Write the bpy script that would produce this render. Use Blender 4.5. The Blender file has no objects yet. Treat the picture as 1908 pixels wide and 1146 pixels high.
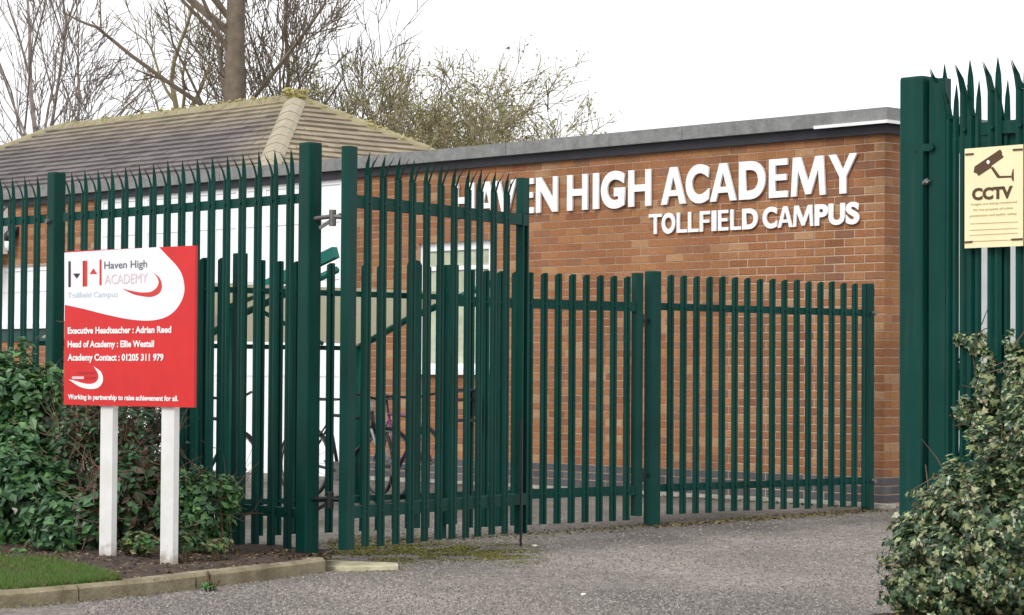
import bpy, math, random
from mathutils import Vector, Matrix, noise

C = bpy.context.scene.collection
R = random.Random(7)

# ------------------------------------------------------------------ camera
F_PX, CX, CY = 4500.0, 954.0, 573.0
EYE = 1.2
PITCH, ROLL = math.atan(125.0 / F_PX), math.radians(0.375)
fwd = Vector((0, math.cos(PITCH), math.sin(PITCH)))
up0 = Vector((0, -math.sin(PITCH), math.cos(PITCH)))
rt0 = Vector((1, 0, 0))
RT = rt0 * math.cos(ROLL) + up0 * math.sin(ROLL)
UP = up0 * math.cos(ROLL) - rt0 * math.sin(ROLL)
CAM = Vector((0, 0, EYE))
cam = bpy.data.cameras.new('camera')
cam.sensor_width = 36.0
cam.lens = F_PX / 1908.0 * 36.0
cam.clip_start, cam.clip_end = 0.1, 2000.0
cam_o = bpy.data.objects.new('camera', cam)
M = Matrix((RT, UP, -fwd)).transposed().to_4x4()
M.translation = CAM
cam_o.matrix_world = M
C.objects.link(cam_o)
bpy.context.scene.camera = cam_o

# ------------------------------------------------------------------ sky and sun (bright overcast)
SUN_EL, SUN_AZ = math.radians(42), math.radians(212)
w = bpy.data.worlds.new('World')
bpy.context.scene.world = w
w.use_nodes = True
nt = w.node_tree
nt.nodes.clear()
sky = nt.nodes.new('ShaderNodeTexSky')
sky.sky_type = 'NISHITA'
sky.sun_disc = False
sky.sun_elevation = SUN_EL
sky.sun_rotation = SUN_AZ
sky.dust_density = 4.0
hs = nt.nodes.new('ShaderNodeHueSaturation')
hs.inputs['Saturation'].default_value = 0.12
mixc = nt.nodes.new('ShaderNodeMix')
mixc.data_type = 'RGBA'
mixc.inputs[0].default_value = 0.86
mixc.inputs[7].default_value = (11.6, 11.7, 12.0, 1)      # the even cloud layer
bg = nt.nodes.new('ShaderNodeBackground')
bg.inputs['Strength'].default_value = 0.12
wo = nt.nodes.new('ShaderNodeOutputWorld')
nt.links.new(sky.outputs[0], hs.inputs['Color'])
nt.links.new(hs.outputs[0], mixc.inputs[6])
nt.links.new(mixc.outputs[2], bg.inputs['Color'])
nt.links.new(bg.outputs[0], wo.inputs['Surface'])
sun = bpy.data.lights.new('sun', 'SUN')
sun.energy = 1.6
sun.angle = math.radians(22)
sun.color = (1.0, 0.97, 0.92)
so = bpy.data.objects.new('sun', sun)
sd = Vector((math.sin(SUN_AZ) * math.cos(SUN_EL), math.cos(SUN_AZ) * math.cos(SUN_EL), math.sin(SUN_EL)))
so.rotation_euler = sd.to_track_quat('Z', 'Y').to_euler()
C.objects.link(so)
vs = bpy.context.scene.view_settings
vs.view_transform = 'Standard'
vs.look = 'None'
vs.exposure = 0.0
vs.gamma = 1.0
vs.use_curve_mapping = False

# ------------------------------------------------------------------ measuring helpers
def ray(px, py):
    return fwd + RT * ((px - CX) / F_PX) - UP * ((py - CY) / F_PX)
def at(px, py, Y):
    d = ray(px, py)
    return CAM + d * (Y / d.y)
def gp(px, py, z=0.0):
    d = ray(px, py)
    return CAM + d * ((z - EYE) / d.z)
def hor(px):
    return 698.0 + 0.0065 * (px - CX)
class VPlane:
    """an upright plane through o along the level unit direction d"""
    def __init__(s, o, d):
        s.o = Vector((o[0], o[1], 0)); s.d = Vector((d[0], d[1], 0)).normalized()
        s.n = Vector((-s.d.y, s.d.x, 0))
        s.ang = math.atan2(s.d.y, s.d.x)
    def hit(s, px, py):
        r = ray(px, py)
        k = (s.o - CAM).dot(s.n) / r.dot(s.n)
        p = CAM + r * k
        return (p - s.o).dot(s.d), p.z
    def a(s, px, py=690):
        return s.hit(px, py)[0]
    def p(s, a, z=0.0, off=0.0):
        return Vector((s.o.x + s.d.x * a + s.n.x * off, s.o.y + s.d.y * a + s.n.y * off, z))

# ------------------------------------------------------------------ materials
def newmat(name):
    m = bpy.data.materials.new(name)
    m.use_nodes = True
    n = m.node_tree
    return m, n, n.nodes['Principled BSDF']
def N(n, t, **kw):
    x = n.nodes.new(t)
    for k, v in kw.items():
        setattr(x, k, v)
    return x
def mat(name, col, rough=0.6, metal=0.0, var=0.15, scale=6.0, col2=None, bump=0.0, bscale=60.0, spec=0.5, world=True):
    m, n, b = newmat(name)
    b.inputs['Roughness'].default_value = rough
    b.inputs['Metallic'].default_value = metal
    b.inputs['Specular IOR Level'].default_value = spec
    geo = N(n, 'ShaderNodeNewGeometry')
    ns = N(n, 'ShaderNodeTexNoise')
    ns.inputs['Scale'].default_value = scale
    ns.inputs['Detail'].default_value = 6
    ns.inputs['Roughness'].default_value = 0.65
    n.links.new(geo.outputs['Position'], ns.inputs['Vector'])
    rp = N(n, 'ShaderNodeValToRGB')
    rp.color_ramp.elements[0].position = 0.32
    rp.color_ramp.elements[1].position = 0.68
    c2 = col2 if col2 else tuple(c * (1 - var) for c in col)
    c1 = col if col2 else tuple(min(1, c * (1 + var * .5)) for c in col)
    rp.color_ramp.elements[0].color = (*c2, 1)
    rp.color_ramp.elements[1].color = (*c1, 1)
    n.links.new(ns.outputs['Fac'], rp.inputs['Fac'])
    n.links.new(rp.outputs['Color'], b.inputs['Base Color'])
    if bump:
        n2 = N(n, 'ShaderNodeTexNoise')
        n2.inputs['Scale'].default_value = bscale
        n2.inputs['Detail'].default_value = 4
        n.links.new(geo.outputs['Position'], n2.inputs['Vector'])
        bp = N(n, 'ShaderNodeBump')
        bp.inputs['Strength'].default_value = bump
        bp.inputs['Distance'].default_value = 0.01
        n.links.new(n2.outputs['Fac'], bp.inputs['Height'])
        n.links.new(bp.outputs['Normal'], b.inputs['Normal'])
    return m
def attr_mat(name, rough=0.5, spec=0.4, trans=0.0, mult=1.0):
    """colour comes from each leaf's or piece's own colour attribute"""
    m, n, b = newmat(name)
    at_ = N(n, 'ShaderNodeAttribute', attribute_name='tone')
    n.links.new(at_.outputs['Color'], b.inputs['Base Color'])
    b.inputs['Roughness'].default_value = rough
    b.inputs['Specular IOR Level'].default_value = spec
    if trans:
        tr = N(n, 'ShaderNodeBsdfTranslucent')
        n.links.new(at_.outputs['Color'], tr.inputs['Color'])
        mx = N(n, 'ShaderNodeMixShader')
        mx.inputs[0].default_value = trans
        out = n.nodes['Material Output']
        n.links.new(b.outputs[0], mx.inputs[1]); n.links.new(tr.outputs[0], mx.inputs[2])
        n.links.new(mx.outputs[0], out.inputs['Surface'])
    return m

GREEN = mat('green_gloss_paint', (0.0040, 0.057, 0.047), 0.40, var=0.22, scale=2.3, col2=(0.003, 0.040, 0.031), spec=.15, bump=0.12, bscale=25)
def weather(m):
    n = m.node_tree; b = n.nodes['Principled BSDF']
    src = b.inputs['Base Color'].links[0].from_socket
    geo = N(n, 'ShaderNodeNewGeometry')
    mp = N(n, 'ShaderNodeMapping'); mp.inputs['Scale'].default_value = (22, 22, 1.3)
    n.links.new(geo.outputs['Position'], mp.inputs['Vector'])
    st = N(n, 'ShaderNodeTexNoise'); st.inputs['Scale'].default_value = 1; st.inputs['Detail'].default_value = 5; n.links.new(mp.outputs[0], st.inputs['Vector'])
    r = N(n, 'ShaderNodeMapRange'); r.inputs[1].default_value = .52; r.inputs[2].default_value = .78; r.inputs[4].default_value = .38
    n.links.new(st.outputs['Fac'], r.inputs[0])
    m1 = N(n, 'ShaderNodeMix', data_type='RGBA'); n.links.new(r.outputs[0], m1.inputs[0]); n.links.new(src, m1.inputs[6]); m1.inputs[7].default_value = (.045, .075, .055, 1)
    ch = N(n, 'ShaderNodeTexNoise'); ch.inputs['Scale'].default_value = 34; ch.inputs['Detail'].default_value = 6; ch.inputs['Roughness'].default_value = .7; n.links.new(geo.outputs['Position'], ch.inputs['Vector'])
    r2 = N(n, 'ShaderNodeMapRange'); r2.inputs[1].default_value = .69; r2.inputs[2].default_value = .73; n.links.new(ch.outputs['Fac'], r2.inputs[0])
    m2 = N(n, 'ShaderNodeMix', data_type='RGBA'); n.links.new(r2.outputs[0], m2.inputs[0]); n.links.new(m1.outputs[2], m2.inputs[6]); m2.inputs[7].default_value = (.10, .055, .03, 1)
    n.links.new(m2.outputs[2], b.inputs['Base Color'])
    rr = N(n, 'ShaderNodeMapRange'); rr.inputs[3].default_value = .32; rr.inputs[4].default_value = .62; n.links.new(st.outputs['Fac'], rr.inputs[0]); n.links.new(rr.outputs[0], b.inputs['Roughness'])
weather(GREEN)
GREEN2 = mat('teal_paint', (0.008, 0.14, 0.115), 0.4, spec=.25, var=0.2, scale=3)
GALV = mat('galvanised_steel', (0.20, 0.20, 0.19), 0.5, metal=0.7, var=0.3, scale=30)
BLACK = mat('black_metal', (0.012, 0.013, 0.016), 0.4)
RUBBER = mat('black_rubber', (0.014, 0.014, 0.015), 0.75)
WHITE = mat('white_gloss_paint', (0.84, 0.85, 0.85), 0.35, var=0.05, scale=3)
UPVC = mat('white_frame', (0.92, 0.92, 0.925), 0.35, var=0.03, scale=2)
PANELW = mat('white_cladding', (0.93, 0.93, 0.935), 0.4, var=0.05, scale=1.5)
FASCIA = mat('dark_fascia_board', (0.022, 0.021, 0.030), 0.6, var=0.35, scale=5, bump=0.2)
COPING = mat('grey_felt_edge', (0.27, 0.275, 0.27), 0.85, var=0.4, scale=9, col2=(0.17, 0.172, 0.17), bump=0.6, bscale=40)
CONCRETE = mat('pale_concrete', (0.50, 0.48, 0.42), 0.9, scale=10, col2=(0.24, 0.23, 0.19), bump=0.5)
TILE_S = mat('mossy_ridge_tile', (0.36, 0.32, 0.19), 0.9, scale=5, col2=(0.22, 0.19, 0.11), bump=0.5, bscale=30)
HIPT = mat('pale_hip_tile', (0.41, 0.36, 0.27), 0.9, scale=6, col2=(0.33, 0.29, 0.20), bump=0.4, bscale=30)
MOSS = mat('yellow_moss', (0.46, 0.41, 0.17), 0.95, scale=14, col2=(0.30, 0.27, 0.09), bump=0.6)
SOIL = mat('dark_soil', (0.080, 0.050, 0.036), 0.95, scale=14, col2=(0.032, 0.021, 0.016), bump=1.0, bscale=70)
BARK = mat('grey_brown_bark', (0.21, 0.165, 0.12), 0.9, scale=5, col2=(0.12, 0.095, 0.07), bump=0.6)
BARKY = mat('lichen_bark', (0.34, 0.30, 0.17), 0.9, scale=3, col2=(0.19, 0.155, 0.10))
BARKB = mat('birch_bark', (0.33, 0.28, 0.25), 0.85, scale=6, col2=(0.15, 0.12, 0.105))
TWIG = mat('brown_twig', (0.13, 0.08, 0.05), 0.85, scale=12)
SIGNRED = mat('sign_red', (0.66, 0.014, 0.014), 0.35, var=0.10, scale=5)
SIGNWHITE = mat('sign_white', (0.86, 0.86, 0.89), 0.35, var=0.02, scale=3)
PRINTW = mat('white_print', (0.9, 0.85, 0.84), 0.4, var=0.02)
PRINTK = mat('black_print', (0.02, 0.02, 0.03), 0.4)
PRINTP = mat('purple_black_print', (0.05, 0.02, 0.05), 0.4)
PRINTR = mat('dark_red_print', (0.62, 0.04, 0.03), 0.4, var=0.05)
PRINTPK = mat('pink_print', (0.72, 0.56, 0.60), 0.4, var=0.05)
PRINTB = mat('pale_blue_print', (0.52, 0.62, 0.72), 0.4, var=0.05)
PRINTG = mat('grey_print', (0.16, 0.17, 0.20), 0.4)
PRINTM = mat('maroon_print', (0.45, 0.012, 0.010), 0.4, var=0.05)
CREAM = mat('cream_sign', (0.90, 0.80, 0.50), 0.4, var=0.05, scale=6)
PRINTBR = mat('brown_print', (0.09, 0.045, 0.012), 0.5)
PRINTTAN = mat('tan_print', (0.50, 0.38, 0.16), 0.5)
LEAF = attr_mat('leaf', 0.38, 0.55, 0.25)
GRASSM = attr_mat('grass_blade', 0.5, 0.3, 0.3)
BITS = attr_mat('ground_bits', 0.9, 0.2)
BLIND = mat('cream_blind', (0.60, 0.62, 0.46), 0.8, var=0.35, scale=3)

POSTW = mat('scuffed_white_post', (0.80, 0.80, 0.79), .5, scale=7, col2=(.70, .69, .66))
def splash(m, ztop, col):
    n = m.node_tree; b = n.nodes['Principled BSDF']; src = b.inputs['Base Color'].links[0].from_socket
    geo = N(n, 'ShaderNodeNewGeometry'); sp = N(n, 'ShaderNodeSeparateXYZ'); n.links.new(geo.outputs['Position'], sp.inputs[0])
    ns = N(n, 'ShaderNodeTexNoise'); ns.inputs['Scale'].default_value = 22; ns.inputs['Detail'].default_value = 5; n.links.new(geo.outputs['Position'], ns.inputs['Vector'])
    r = N(n, 'ShaderNodeMapRange'); r.inputs[1].default_value = ztop; r.inputs[2].default_value = .06; n.links.new(sp.outputs[2], r.inputs[0])
    a = N(n, 'ShaderNodeMath', operation='MULTIPLY_ADD'); n.links.new(ns.outputs['Fac'], a.inputs[0]); a.inputs[1].default_value = 1.0; a.inputs[2].default_value = -.95
    c = N(n, 'ShaderNodeMath', operation='ADD'); n.links.new(a.outputs[0], c.inputs[0]); n.links.new(r.outputs[0], c.inputs[1])
    d = N(n, 'ShaderNodeMapRange'); d.inputs[1].default_value = 0; d.inputs[2].default_value = .4; d.inputs[4].default_value = .75; n.links.new(c.outputs[0], d.inputs[0])
    mx = N(n, 'ShaderNodeMix', data_type='RGBA'); n.links.new(d.outputs[0], mx.inputs[0]); n.links.new(src, mx.inputs[6]); mx.inputs[7].default_value = (*col, 1)
    n.links.new(mx.outputs[2], b.inputs['Base Color'])
splash(POSTW, .28, (.30, .22, .15))
def glass_mat():
    m, n, b = newmat('window_glass')
    b.inputs['Base Color'].default_value = (0.75, 0.8, 0.8, 1)
    b.inputs['Roughness'].default_value = 0.03
    tr = N(n, 'ShaderNodeBsdfTransparent')
    tr.inputs['Color'].default_value = (0.97, 0.98, 0.97, 1)
    gl = N(n, 'ShaderNodeBsdfGlossy')
    gl.inputs['Roughness'].default_value = 0.03
    fr = N(n, 'ShaderNodeFresnel')
    mx = N(n, 'ShaderNodeMixShader')
    ge = N(n, 'ShaderNodeNewGeometry'); iv = N(n, 'ShaderNodeMath', operation='SUBTRACT'); iv.inputs[0].default_value = 1.0
    n.links.new(ge.outputs['Backfacing'], iv.inputs[1])
    mu = N(n, 'ShaderNodeMath', operation='MULTIPLY'); n.links.new(iv.outputs[0], mu.inputs[0]); n.links.new(fr.outputs[0], mu.inputs[1])
    n.links.new(mu.outputs[0], mx.inputs[0]); n.links.new(tr.outputs[0], mx.inputs[1]); n.links.new(gl.outputs[0], mx.inputs[2])
    n.links.new(mx.outputs[0], n.nodes['Material Output'].inputs['Surface'])
    return m
GLASS = glass_mat()
def sheet_mat():
    m, n, b = newmat('translucent_roof_sheet')
    b.inputs['Base Color'].default_value = (0.62, 0.60, 0.50, 1)
    b.inputs['Roughness'].default_value = 0.5
    tr = N(n, 'ShaderNodeBsdfTranslucent'); tr.inputs['Color'].default_value = (0.8, 0.78, 0.66, 1)
    mx = N(n, 'ShaderNodeMixShader'); mx.inputs[0].default_value = 0.6
    n.links.new(b.outputs[0], mx.inputs[1]); n.links.new(tr.outputs[0], mx.inputs[2])
    n.links.new(mx.outputs[0], n.nodes['Material Output'].inputs['Surface'])
    return m
SHEET = sheet_mat()

# building frame: WC = wall corner, UW along the wall to the far left, IN into the building
WC = Vector((3.243, 21.03, 0))
UW = Vector((-0.691, 0.723, 0)).normalized()
IN = Vector((0.723, 0.691, 0)).normalized()
IN = Vector((-UW.y, UW.x, 0)) * -1 if Vector((-UW.y, UW.x, 0)).dot(IN) < 0 else Vector((-UW.y, UW.x, 0))
WALL = VPlane(WC, UW)

def brick_mat(name, cols, stain=True):
    m, n, b = newmat(name)
    b.inputs['Roughness'].default_value = 0.9
    b.inputs['Specular IOR Level'].default_value = 0.25
    geo = N(n, 'ShaderNodeNewGeometry')
    sub = N(n, 'ShaderNodeVectorMath', operation='SUBTRACT'); sub.inputs[1].default_value = WC
    n.links.new(geo.outputs['Position'], sub.inputs[0])
    dot = N(n, 'ShaderNodeVectorMath', operation='DOT_PRODUCT')
    dot.inputs[1].default_value = UW - IN
    n.links.new(sub.outputs[0], dot.inputs[0])
    sep = N(n, 'ShaderNodeSeparateXYZ'); n.links.new(sub.outputs[0], sep.inputs[0])
    def ma(op, a, bb=None):
        x = N(n, 'ShaderNodeMath', operation=op)
        if isinstance(a, (int, float)): x.inputs[0].default_value = a
        else: n.links.new(a, x.inputs[0])
        if bb is not None:
            if isinstance(bb, (int, float)): x.inputs[1].default_value = bb
            else: n.links.new(bb, x.inputs[1])
        return x.outputs[0]
    row = ma('FLOOR', ma('DIVIDE', ma('SUBTRACT', sep.outputs['Z'], 0.1), 0.075))
    odd = ma('MODULO', row, 2.0)
    colv = ma('FLOOR', ma('DIVIDE', ma('ADD', ma('ADD', dot.outputs['Value'], 20.25 - 0.0), ma('MULTIPLY', odd, 0.1125)), 0.225))
    cmb = N(n, 'ShaderNodeCombineXYZ')
    n.links.new(row, cmb.inputs[0]); n.links.new(colv, cmb.inputs[1])
    wn = N(n, 'ShaderNodeTexWhiteNoise', noise_dimensions='2D')
    n.links.new(cmb.outputs[0], wn.inputs['Vector'])
    rp = N(n, 'ShaderNodeValToRGB')
    cr = rp.color_ramp
    cr.interpolation = 'LINEAR'
    cr.elements[0].position = 0.0; cr.elements[0].color = (*cols[0], 1)
    cr.elements[1].position = 1.0; cr.elements[1].color = (*cols[-1], 1)
    for i, c in enumerate(cols[1:-1]):
        e = cr.elements.new((i + 1) / (len(cols) - 1)); e.color = (*c, 1)
    n.links.new(wn.outputs['Value'], rp.inputs['Fac'])
    ns = N(n, 'ShaderNodeTexNoise'); ns.inputs['Scale'].default_value = 0.9; ns.inputs['Detail'].default_value = 5
    n.links.new(geo.outputs['Position'], ns.inputs['Vector'])
    r2 = N(n, 'ShaderNodeMapRange'); r2.inputs[1].default_value = 0.3; r2.inputs[2].default_value = 0.7
    r2.inputs[3].default_value = 0.84; r2.inputs[4].default_value = 1.14
    n.links.new(ns.outputs['Fac'], r2.inputs[0])
    n3 = N(n, 'ShaderNodeTexNoise'); n3.inputs['Scale'].default_value = 45; n3.inputs['Detail'].default_value = 4
    n.links.new(geo.outputs['Position'], n3.inputs['Vector'])
    r3 = N(n, 'ShaderNodeMapRange'); r3.inputs[1].default_value = 0.3; r3.inputs[2].default_value = 0.7
    r3.inputs[3].default_value = 0.86; r3.inputs[4].default_value = 1.12
    n.links.new(n3.outputs['Fac'], r3.inputs[0])
    mpv = N(n, 'ShaderNodeMapping'); mpv.inputs['Scale'].default_value = (3.2, 3.2, 0.45)
    n.links.new(geo.outputs['Position'], mpv.inputs['Vector'])
    nv = N(n, 'ShaderNodeTexNoise'); nv.inputs['Scale'].default_value = 1.0; nv.inputs['Detail'].default_value = 4
    n.links.new(mpv.outputs[0], nv.inputs['Vector'])
    zt_m = N(n, 'ShaderNodeMapRange'); zt_m.inputs[1].default_value = 2.5; zt_m.inputs[2].default_value = 3.3; zt_m.inputs[3].default_value = .25; zt_m.inputs[4].default_value = 1.0
    n.links.new(sep.outputs['Z'], zt_m.inputs[0])
    cm_ = N(n, 'ShaderNodeMapRange'); cm_.inputs[1].default_value = 0.0; cm_.inputs[2].default_value = 0.9; cm_.inputs[3].default_value = 1.0; cm_.inputs[4].default_value = .35
    n.links.new(dot.outputs['Value'], cm_.inputs[0])
    vs_ = N(n, 'ShaderNodeMapRange'); vs_.inputs[1].default_value = .38; vs_.inputs[2].default_value = .68; vs_.inputs[3].default_value = 0; vs_.inputs[4].default_value = .55
    n.links.new(nv.outputs['Fac'], vs_.inputs[0])
    stn = ma('SUBTRACT', 1.0, ma('MULTIPLY', ma('MULTIPLY', vs_.outputs[0], zt_m.outputs[0]), cm_.outputs[0]))
    mm = ma('MULTIPLY', ma('MULTIPLY', r2.outputs[0], r3.outputs[0]), stn)
    sc = N(n, 'ShaderNodeVectorMath', operation='SCALE')
    n.links.new(rp.outputs['Color'], sc.inputs[0]); n.links.new(mm, sc.inputs['Scale'])
    n.links.new(sc.outputs[0], b.inputs['Base Color'])
    bp = N(n, 'ShaderNodeBump'); bp.inputs['Strength'].default_value = 0.5; bp.inputs['Distance'].default_value = 0.006
    n.links.new(n3.outputs['Fac'], bp.inputs['Height']); n.links.new(bp.outputs['Normal'], b.inputs['Normal'])
    return m
BRICK = brick_mat('red_brown_brick', [(0.3039, 0.1291, 0.0605), (0.3281, 0.1454, 0.0678), (0.25, 0.125, 0.075), (0.3462, 0.1537, 0.0717), (0.3159, 0.1407, 0.0629), (0.3643, 0.1713, 0.0765), (0.43, 0.265, 0.145), (0.334, 0.1419, 0.0687), (0.2554, 0.1085, 0.0522), (0.3523, 0.163, 0.0765), (0.3764, 0.1829, 0.0785), (0.3099, 0.1319, 0.0639)])
ENGB = brick_mat('blue_engineering_brick', [(0.075, 0.072, 0.080), (0.115, 0.108, 0.118), (0.09, 0.083, 0.085), (0.14, 0.13, 0.135)])
MORTAR = mat('sandy_mortar', (0.50, 0.355, 0.26), 0.95, var=0.3, scale=4, bump=0.4)

def asphalt_mat():
    m, n, b = newmat('worn_asphalt')
    b.inputs['Roughness'].default_value = 0.92
    b.inputs['Specular IOR Level'].default_value = 0.25
    geo = N(n, 'ShaderNodeNewGeometry')
    def noise_(scale, detail=5, rough=0.6, vec=None):
        x = N(n, 'ShaderNodeTexNoise'); x.inputs['Scale'].default_value = scale
        x.inputs['Detail'].default_value = detail; x.inputs['Roughness'].default_value = rough
        n.links.new(vec or geo.outputs['Position'], x.inputs['Vector']); return x
    mp = N(n, 'ShaderNodeMapping'); mp.inputs['Rotation'].default_value = (0, 0, 0.15); mp.inputs['Scale'].default_value = (0.8, 0.55, 1)
    n.links.new(geo.outputs['Position'], mp.inputs['Vector'])
    big = noise_(0.8, 3, 0.5, mp.outputs[0])
    rp = N(n, 'ShaderNodeValToRGB')
    rp.color_ramp.elements[0].position = 0.36; rp.color_ramp.elements[0].color = (0.122, 0.112, 0.108, 1)
    rp.color_ramp.elements[1].position = 0.62; rp.color_ramp.elements[1].color = (0.245, 0.226, 0.212, 1)
    n.links.new(big.outputs['Fac'], rp.inputs['Fac'])
    vo = N(n, 'ShaderNodeTexVoronoi'); vo.inputs['Scale'].default_value = 75
    n.links.new(geo.outputs['Position'], vo.inputs['Vector'])
    r1 = N(n, 'ShaderNodeValToRGB')
    r1.color_ramp.elements[0].position = 0.0; r1.color_ramp.elements[0].color = (0.45, 0.45, 0.45, 1)
    r1.color_ramp.elements[1].position = 1.0; r1.color_ramp.elements[1].color = (1.8, 1.75, 1.68, 1)
    sx = N(n, 'ShaderNodeSeparateColor'); n.links.new(vo.outputs['Color'], sx.inputs[0])
    n.links.new(sx.outputs[0], r1.inputs['Fac'])
    m1 = N(n, 'ShaderNodeMix', data_type='RGBA', blend_type='MULTIPLY'); m1.inputs[0].default_value = 0.85
    n.links.new(rp.outputs[0], m1.inputs[6]); n.links.new(r1.outputs[0], m1.inputs[7])
    mid = noise_(9, 5)
    r2 = N(n, 'ShaderNodeValToRGB')
    r2.color_ramp.elements[0].position = 0.33; r2.color_ramp.elements[0].color = (0.75, 0.74, 0.72, 1)
    r2.color_ramp.elements[1].position = 0.66; r2.color_ramp.elements[1].color = (1.2, 1.18, 1.14, 1)
    n.links.new(mid.outputs['Fac'], r2.inputs['Fac'])
    m2 = N(n, 'ShaderNodeMix', data_type='RGBA', blend_type='MULTIPLY'); m2.inputs[0].default_value = 1.0
    n.links.new(m1.outputs[2], m2.inputs[6]); n.links.new(r2.outputs[0], m2.inputs[7])
    # thin algae film in patches
    al = noise_(1.7, 6, 0.7)
    r3 = N(n, 'ShaderNodeMapRange'); r3.inputs[1].default_value = 0.55; r3.inputs[2].default_value = 0.75; r3.inputs[4].default_value = 0.5
    n.links.new(al.outputs['Fac'], r3.inputs[0])
    m3 = N(n, 'ShaderNodeMix', data_type='RGBA')
    n.links.new(r3.outputs[0], m3.inputs[0]); n.links.new(m2.outputs[2], m3.inputs[6]); m3.inputs[7].default_value = (0.17, 0.16, 0.10, 1)
    # asphalt colour darkens towards the wall, edge broken up by noise
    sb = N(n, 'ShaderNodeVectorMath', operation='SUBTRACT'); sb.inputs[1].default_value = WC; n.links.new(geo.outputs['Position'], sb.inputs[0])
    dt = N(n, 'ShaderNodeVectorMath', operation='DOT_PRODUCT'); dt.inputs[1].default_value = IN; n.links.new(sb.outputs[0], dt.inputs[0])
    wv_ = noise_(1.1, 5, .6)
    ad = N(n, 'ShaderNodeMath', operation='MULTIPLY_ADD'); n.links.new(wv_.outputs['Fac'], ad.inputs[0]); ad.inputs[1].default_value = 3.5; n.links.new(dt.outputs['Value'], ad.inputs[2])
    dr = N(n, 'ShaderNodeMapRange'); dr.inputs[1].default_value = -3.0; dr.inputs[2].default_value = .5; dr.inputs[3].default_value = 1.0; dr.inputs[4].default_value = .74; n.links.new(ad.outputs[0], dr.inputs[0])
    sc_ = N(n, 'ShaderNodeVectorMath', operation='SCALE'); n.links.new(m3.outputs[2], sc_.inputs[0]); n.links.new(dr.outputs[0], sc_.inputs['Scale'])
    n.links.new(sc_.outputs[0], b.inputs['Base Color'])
    bp = N(n, 'ShaderNodeBump'); bp.inputs['Strength'].default_value = 0.6; bp.inputs['Distance'].default_value = 0.006
    n.links.new(vo.outputs['Distance'], bp.inputs['Height']); n.links.new(bp.outputs['Normal'], b.inputs['Normal'])
    return m
ASPHALT = asphalt_mat()

def kerb_mat():
    return mat('kerb_concrete', (0.34, 0.29, 0.19), 0.95, scale=5, col2=(0.14, 0.115, 0.065), bump=0.8, bscale=50)
KERB = kerb_mat()

# ------------------------------------------------------------------ mesh helpers
class MB:
    def __init__(s):
        s.v, s.f, s.c = [], [], []
    def quadstrip(s, rings, closed=True, cap=True):
        base = len(s.v); k = len(rings[0])
        for r in rings: s.v.extend([tuple(p) for p in r])
        for i in range(len(rings) - 1):
            for j in range(k if closed else k - 1):
                a = base + i * k + j; b = base + i * k + (j + 1) % k
                s.f.append((a, b, b + k, a + k))
        if cap:
            s.f.append(tuple(base + j for j in range(k))[::-1])
            s.f.append(tuple(base + (len(rings) - 1) * k + j for j in range(k)))
        return s
    def box(s, lo, hi, mtx=None):
        x0, y0, z0 = lo; x1, y1, z1 = hi
        p = [(x0, y0, z0), (x1, y0, z0), (x1, y1, z0), (x0, y1, z0), (x0, y0, z1), (x1, y0, z1), (x1, y1, z1), (x0, y1, z1)]
        if mtx is not None: p = [tuple(mtx @ Vector(q)) for q in p]
        b = len(s.v); s.v.extend(p)
        for q in ((0, 3, 2, 1), (4, 5, 6, 7), (0, 1, 5, 4), (1, 2, 6, 5), (2, 3, 7, 6), (3, 0, 4, 7)):
            s.f.append(tuple(b + i for i in q))
        return s
    def prism(s, poly, lo, hi, f):
        """poly in 2-D, f(u, v, w) to 3-D"""
        k = len(poly); b = len(s.v)
        s.v.extend([tuple(f(u, v, lo)) for u, v in poly]); s.v.extend([tuple(f(u, v, hi)) for u, v in poly])
        s.f.append(tuple(range(b, b + k))[::-1]); s.f.append(tuple(range(b + k, b + 2 * k)))
        for j in range(k):
            j2 = (j + 1) % k
            s.f.append((b + j, b + j2, b + k + j2, b + k + j))
        return s
    def tube(s, pts, rad, sides=8, cap=True):
        rings = []
        pts = [Vector(p) for p in pts]
        rads = rad if isinstance(rad, (list, tuple)) else [rad] * len(pts)
        ref = None
        for i, p in enumerate(pts):
            d = (pts[min(i + 1, len(pts) - 1)] - pts[max(i - 1, 0)])
            if d.length < 1e-9: d = Vector((0, 0, 1))
            d.normalize()
            if ref is None:
                ref = d.orthogonal().normalized()
            else:
                ref = (ref - d * ref.dot(d))
                if ref.length < 1e-6: ref = d.orthogonal()
                ref.normalize()
            bn = d.cross(ref)
            rings.append([p + (ref * math.cos(2 * math.pi * j / sides) + bn * math.sin(2 * math.pi * j / sides)) * rads[i] for j in range(sides)])
        return s.quadstrip(rings, True, cap)
    def mesh(s, name, m, smooth=False, tones=None):
        me = bpy.data.meshes.new(name)
        me.from_pydata(s.v, [], s.f)
        for mm in (m if isinstance(m, (list, tuple)) else [m]): me.materials.append(mm)
        if smooth:
            me.polygons.foreach_set('use_smooth', [True] * len(me.polygons))
        if tones:
            a = me.attributes.new('tone', 'FLOAT_COLOR', 'FACE')
            flat = []
            for t in tones: flat.extend((t[0], t[1], t[2], 1.0))
            a.data.foreach_set('color', flat)
        me.update()
        return me

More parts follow.
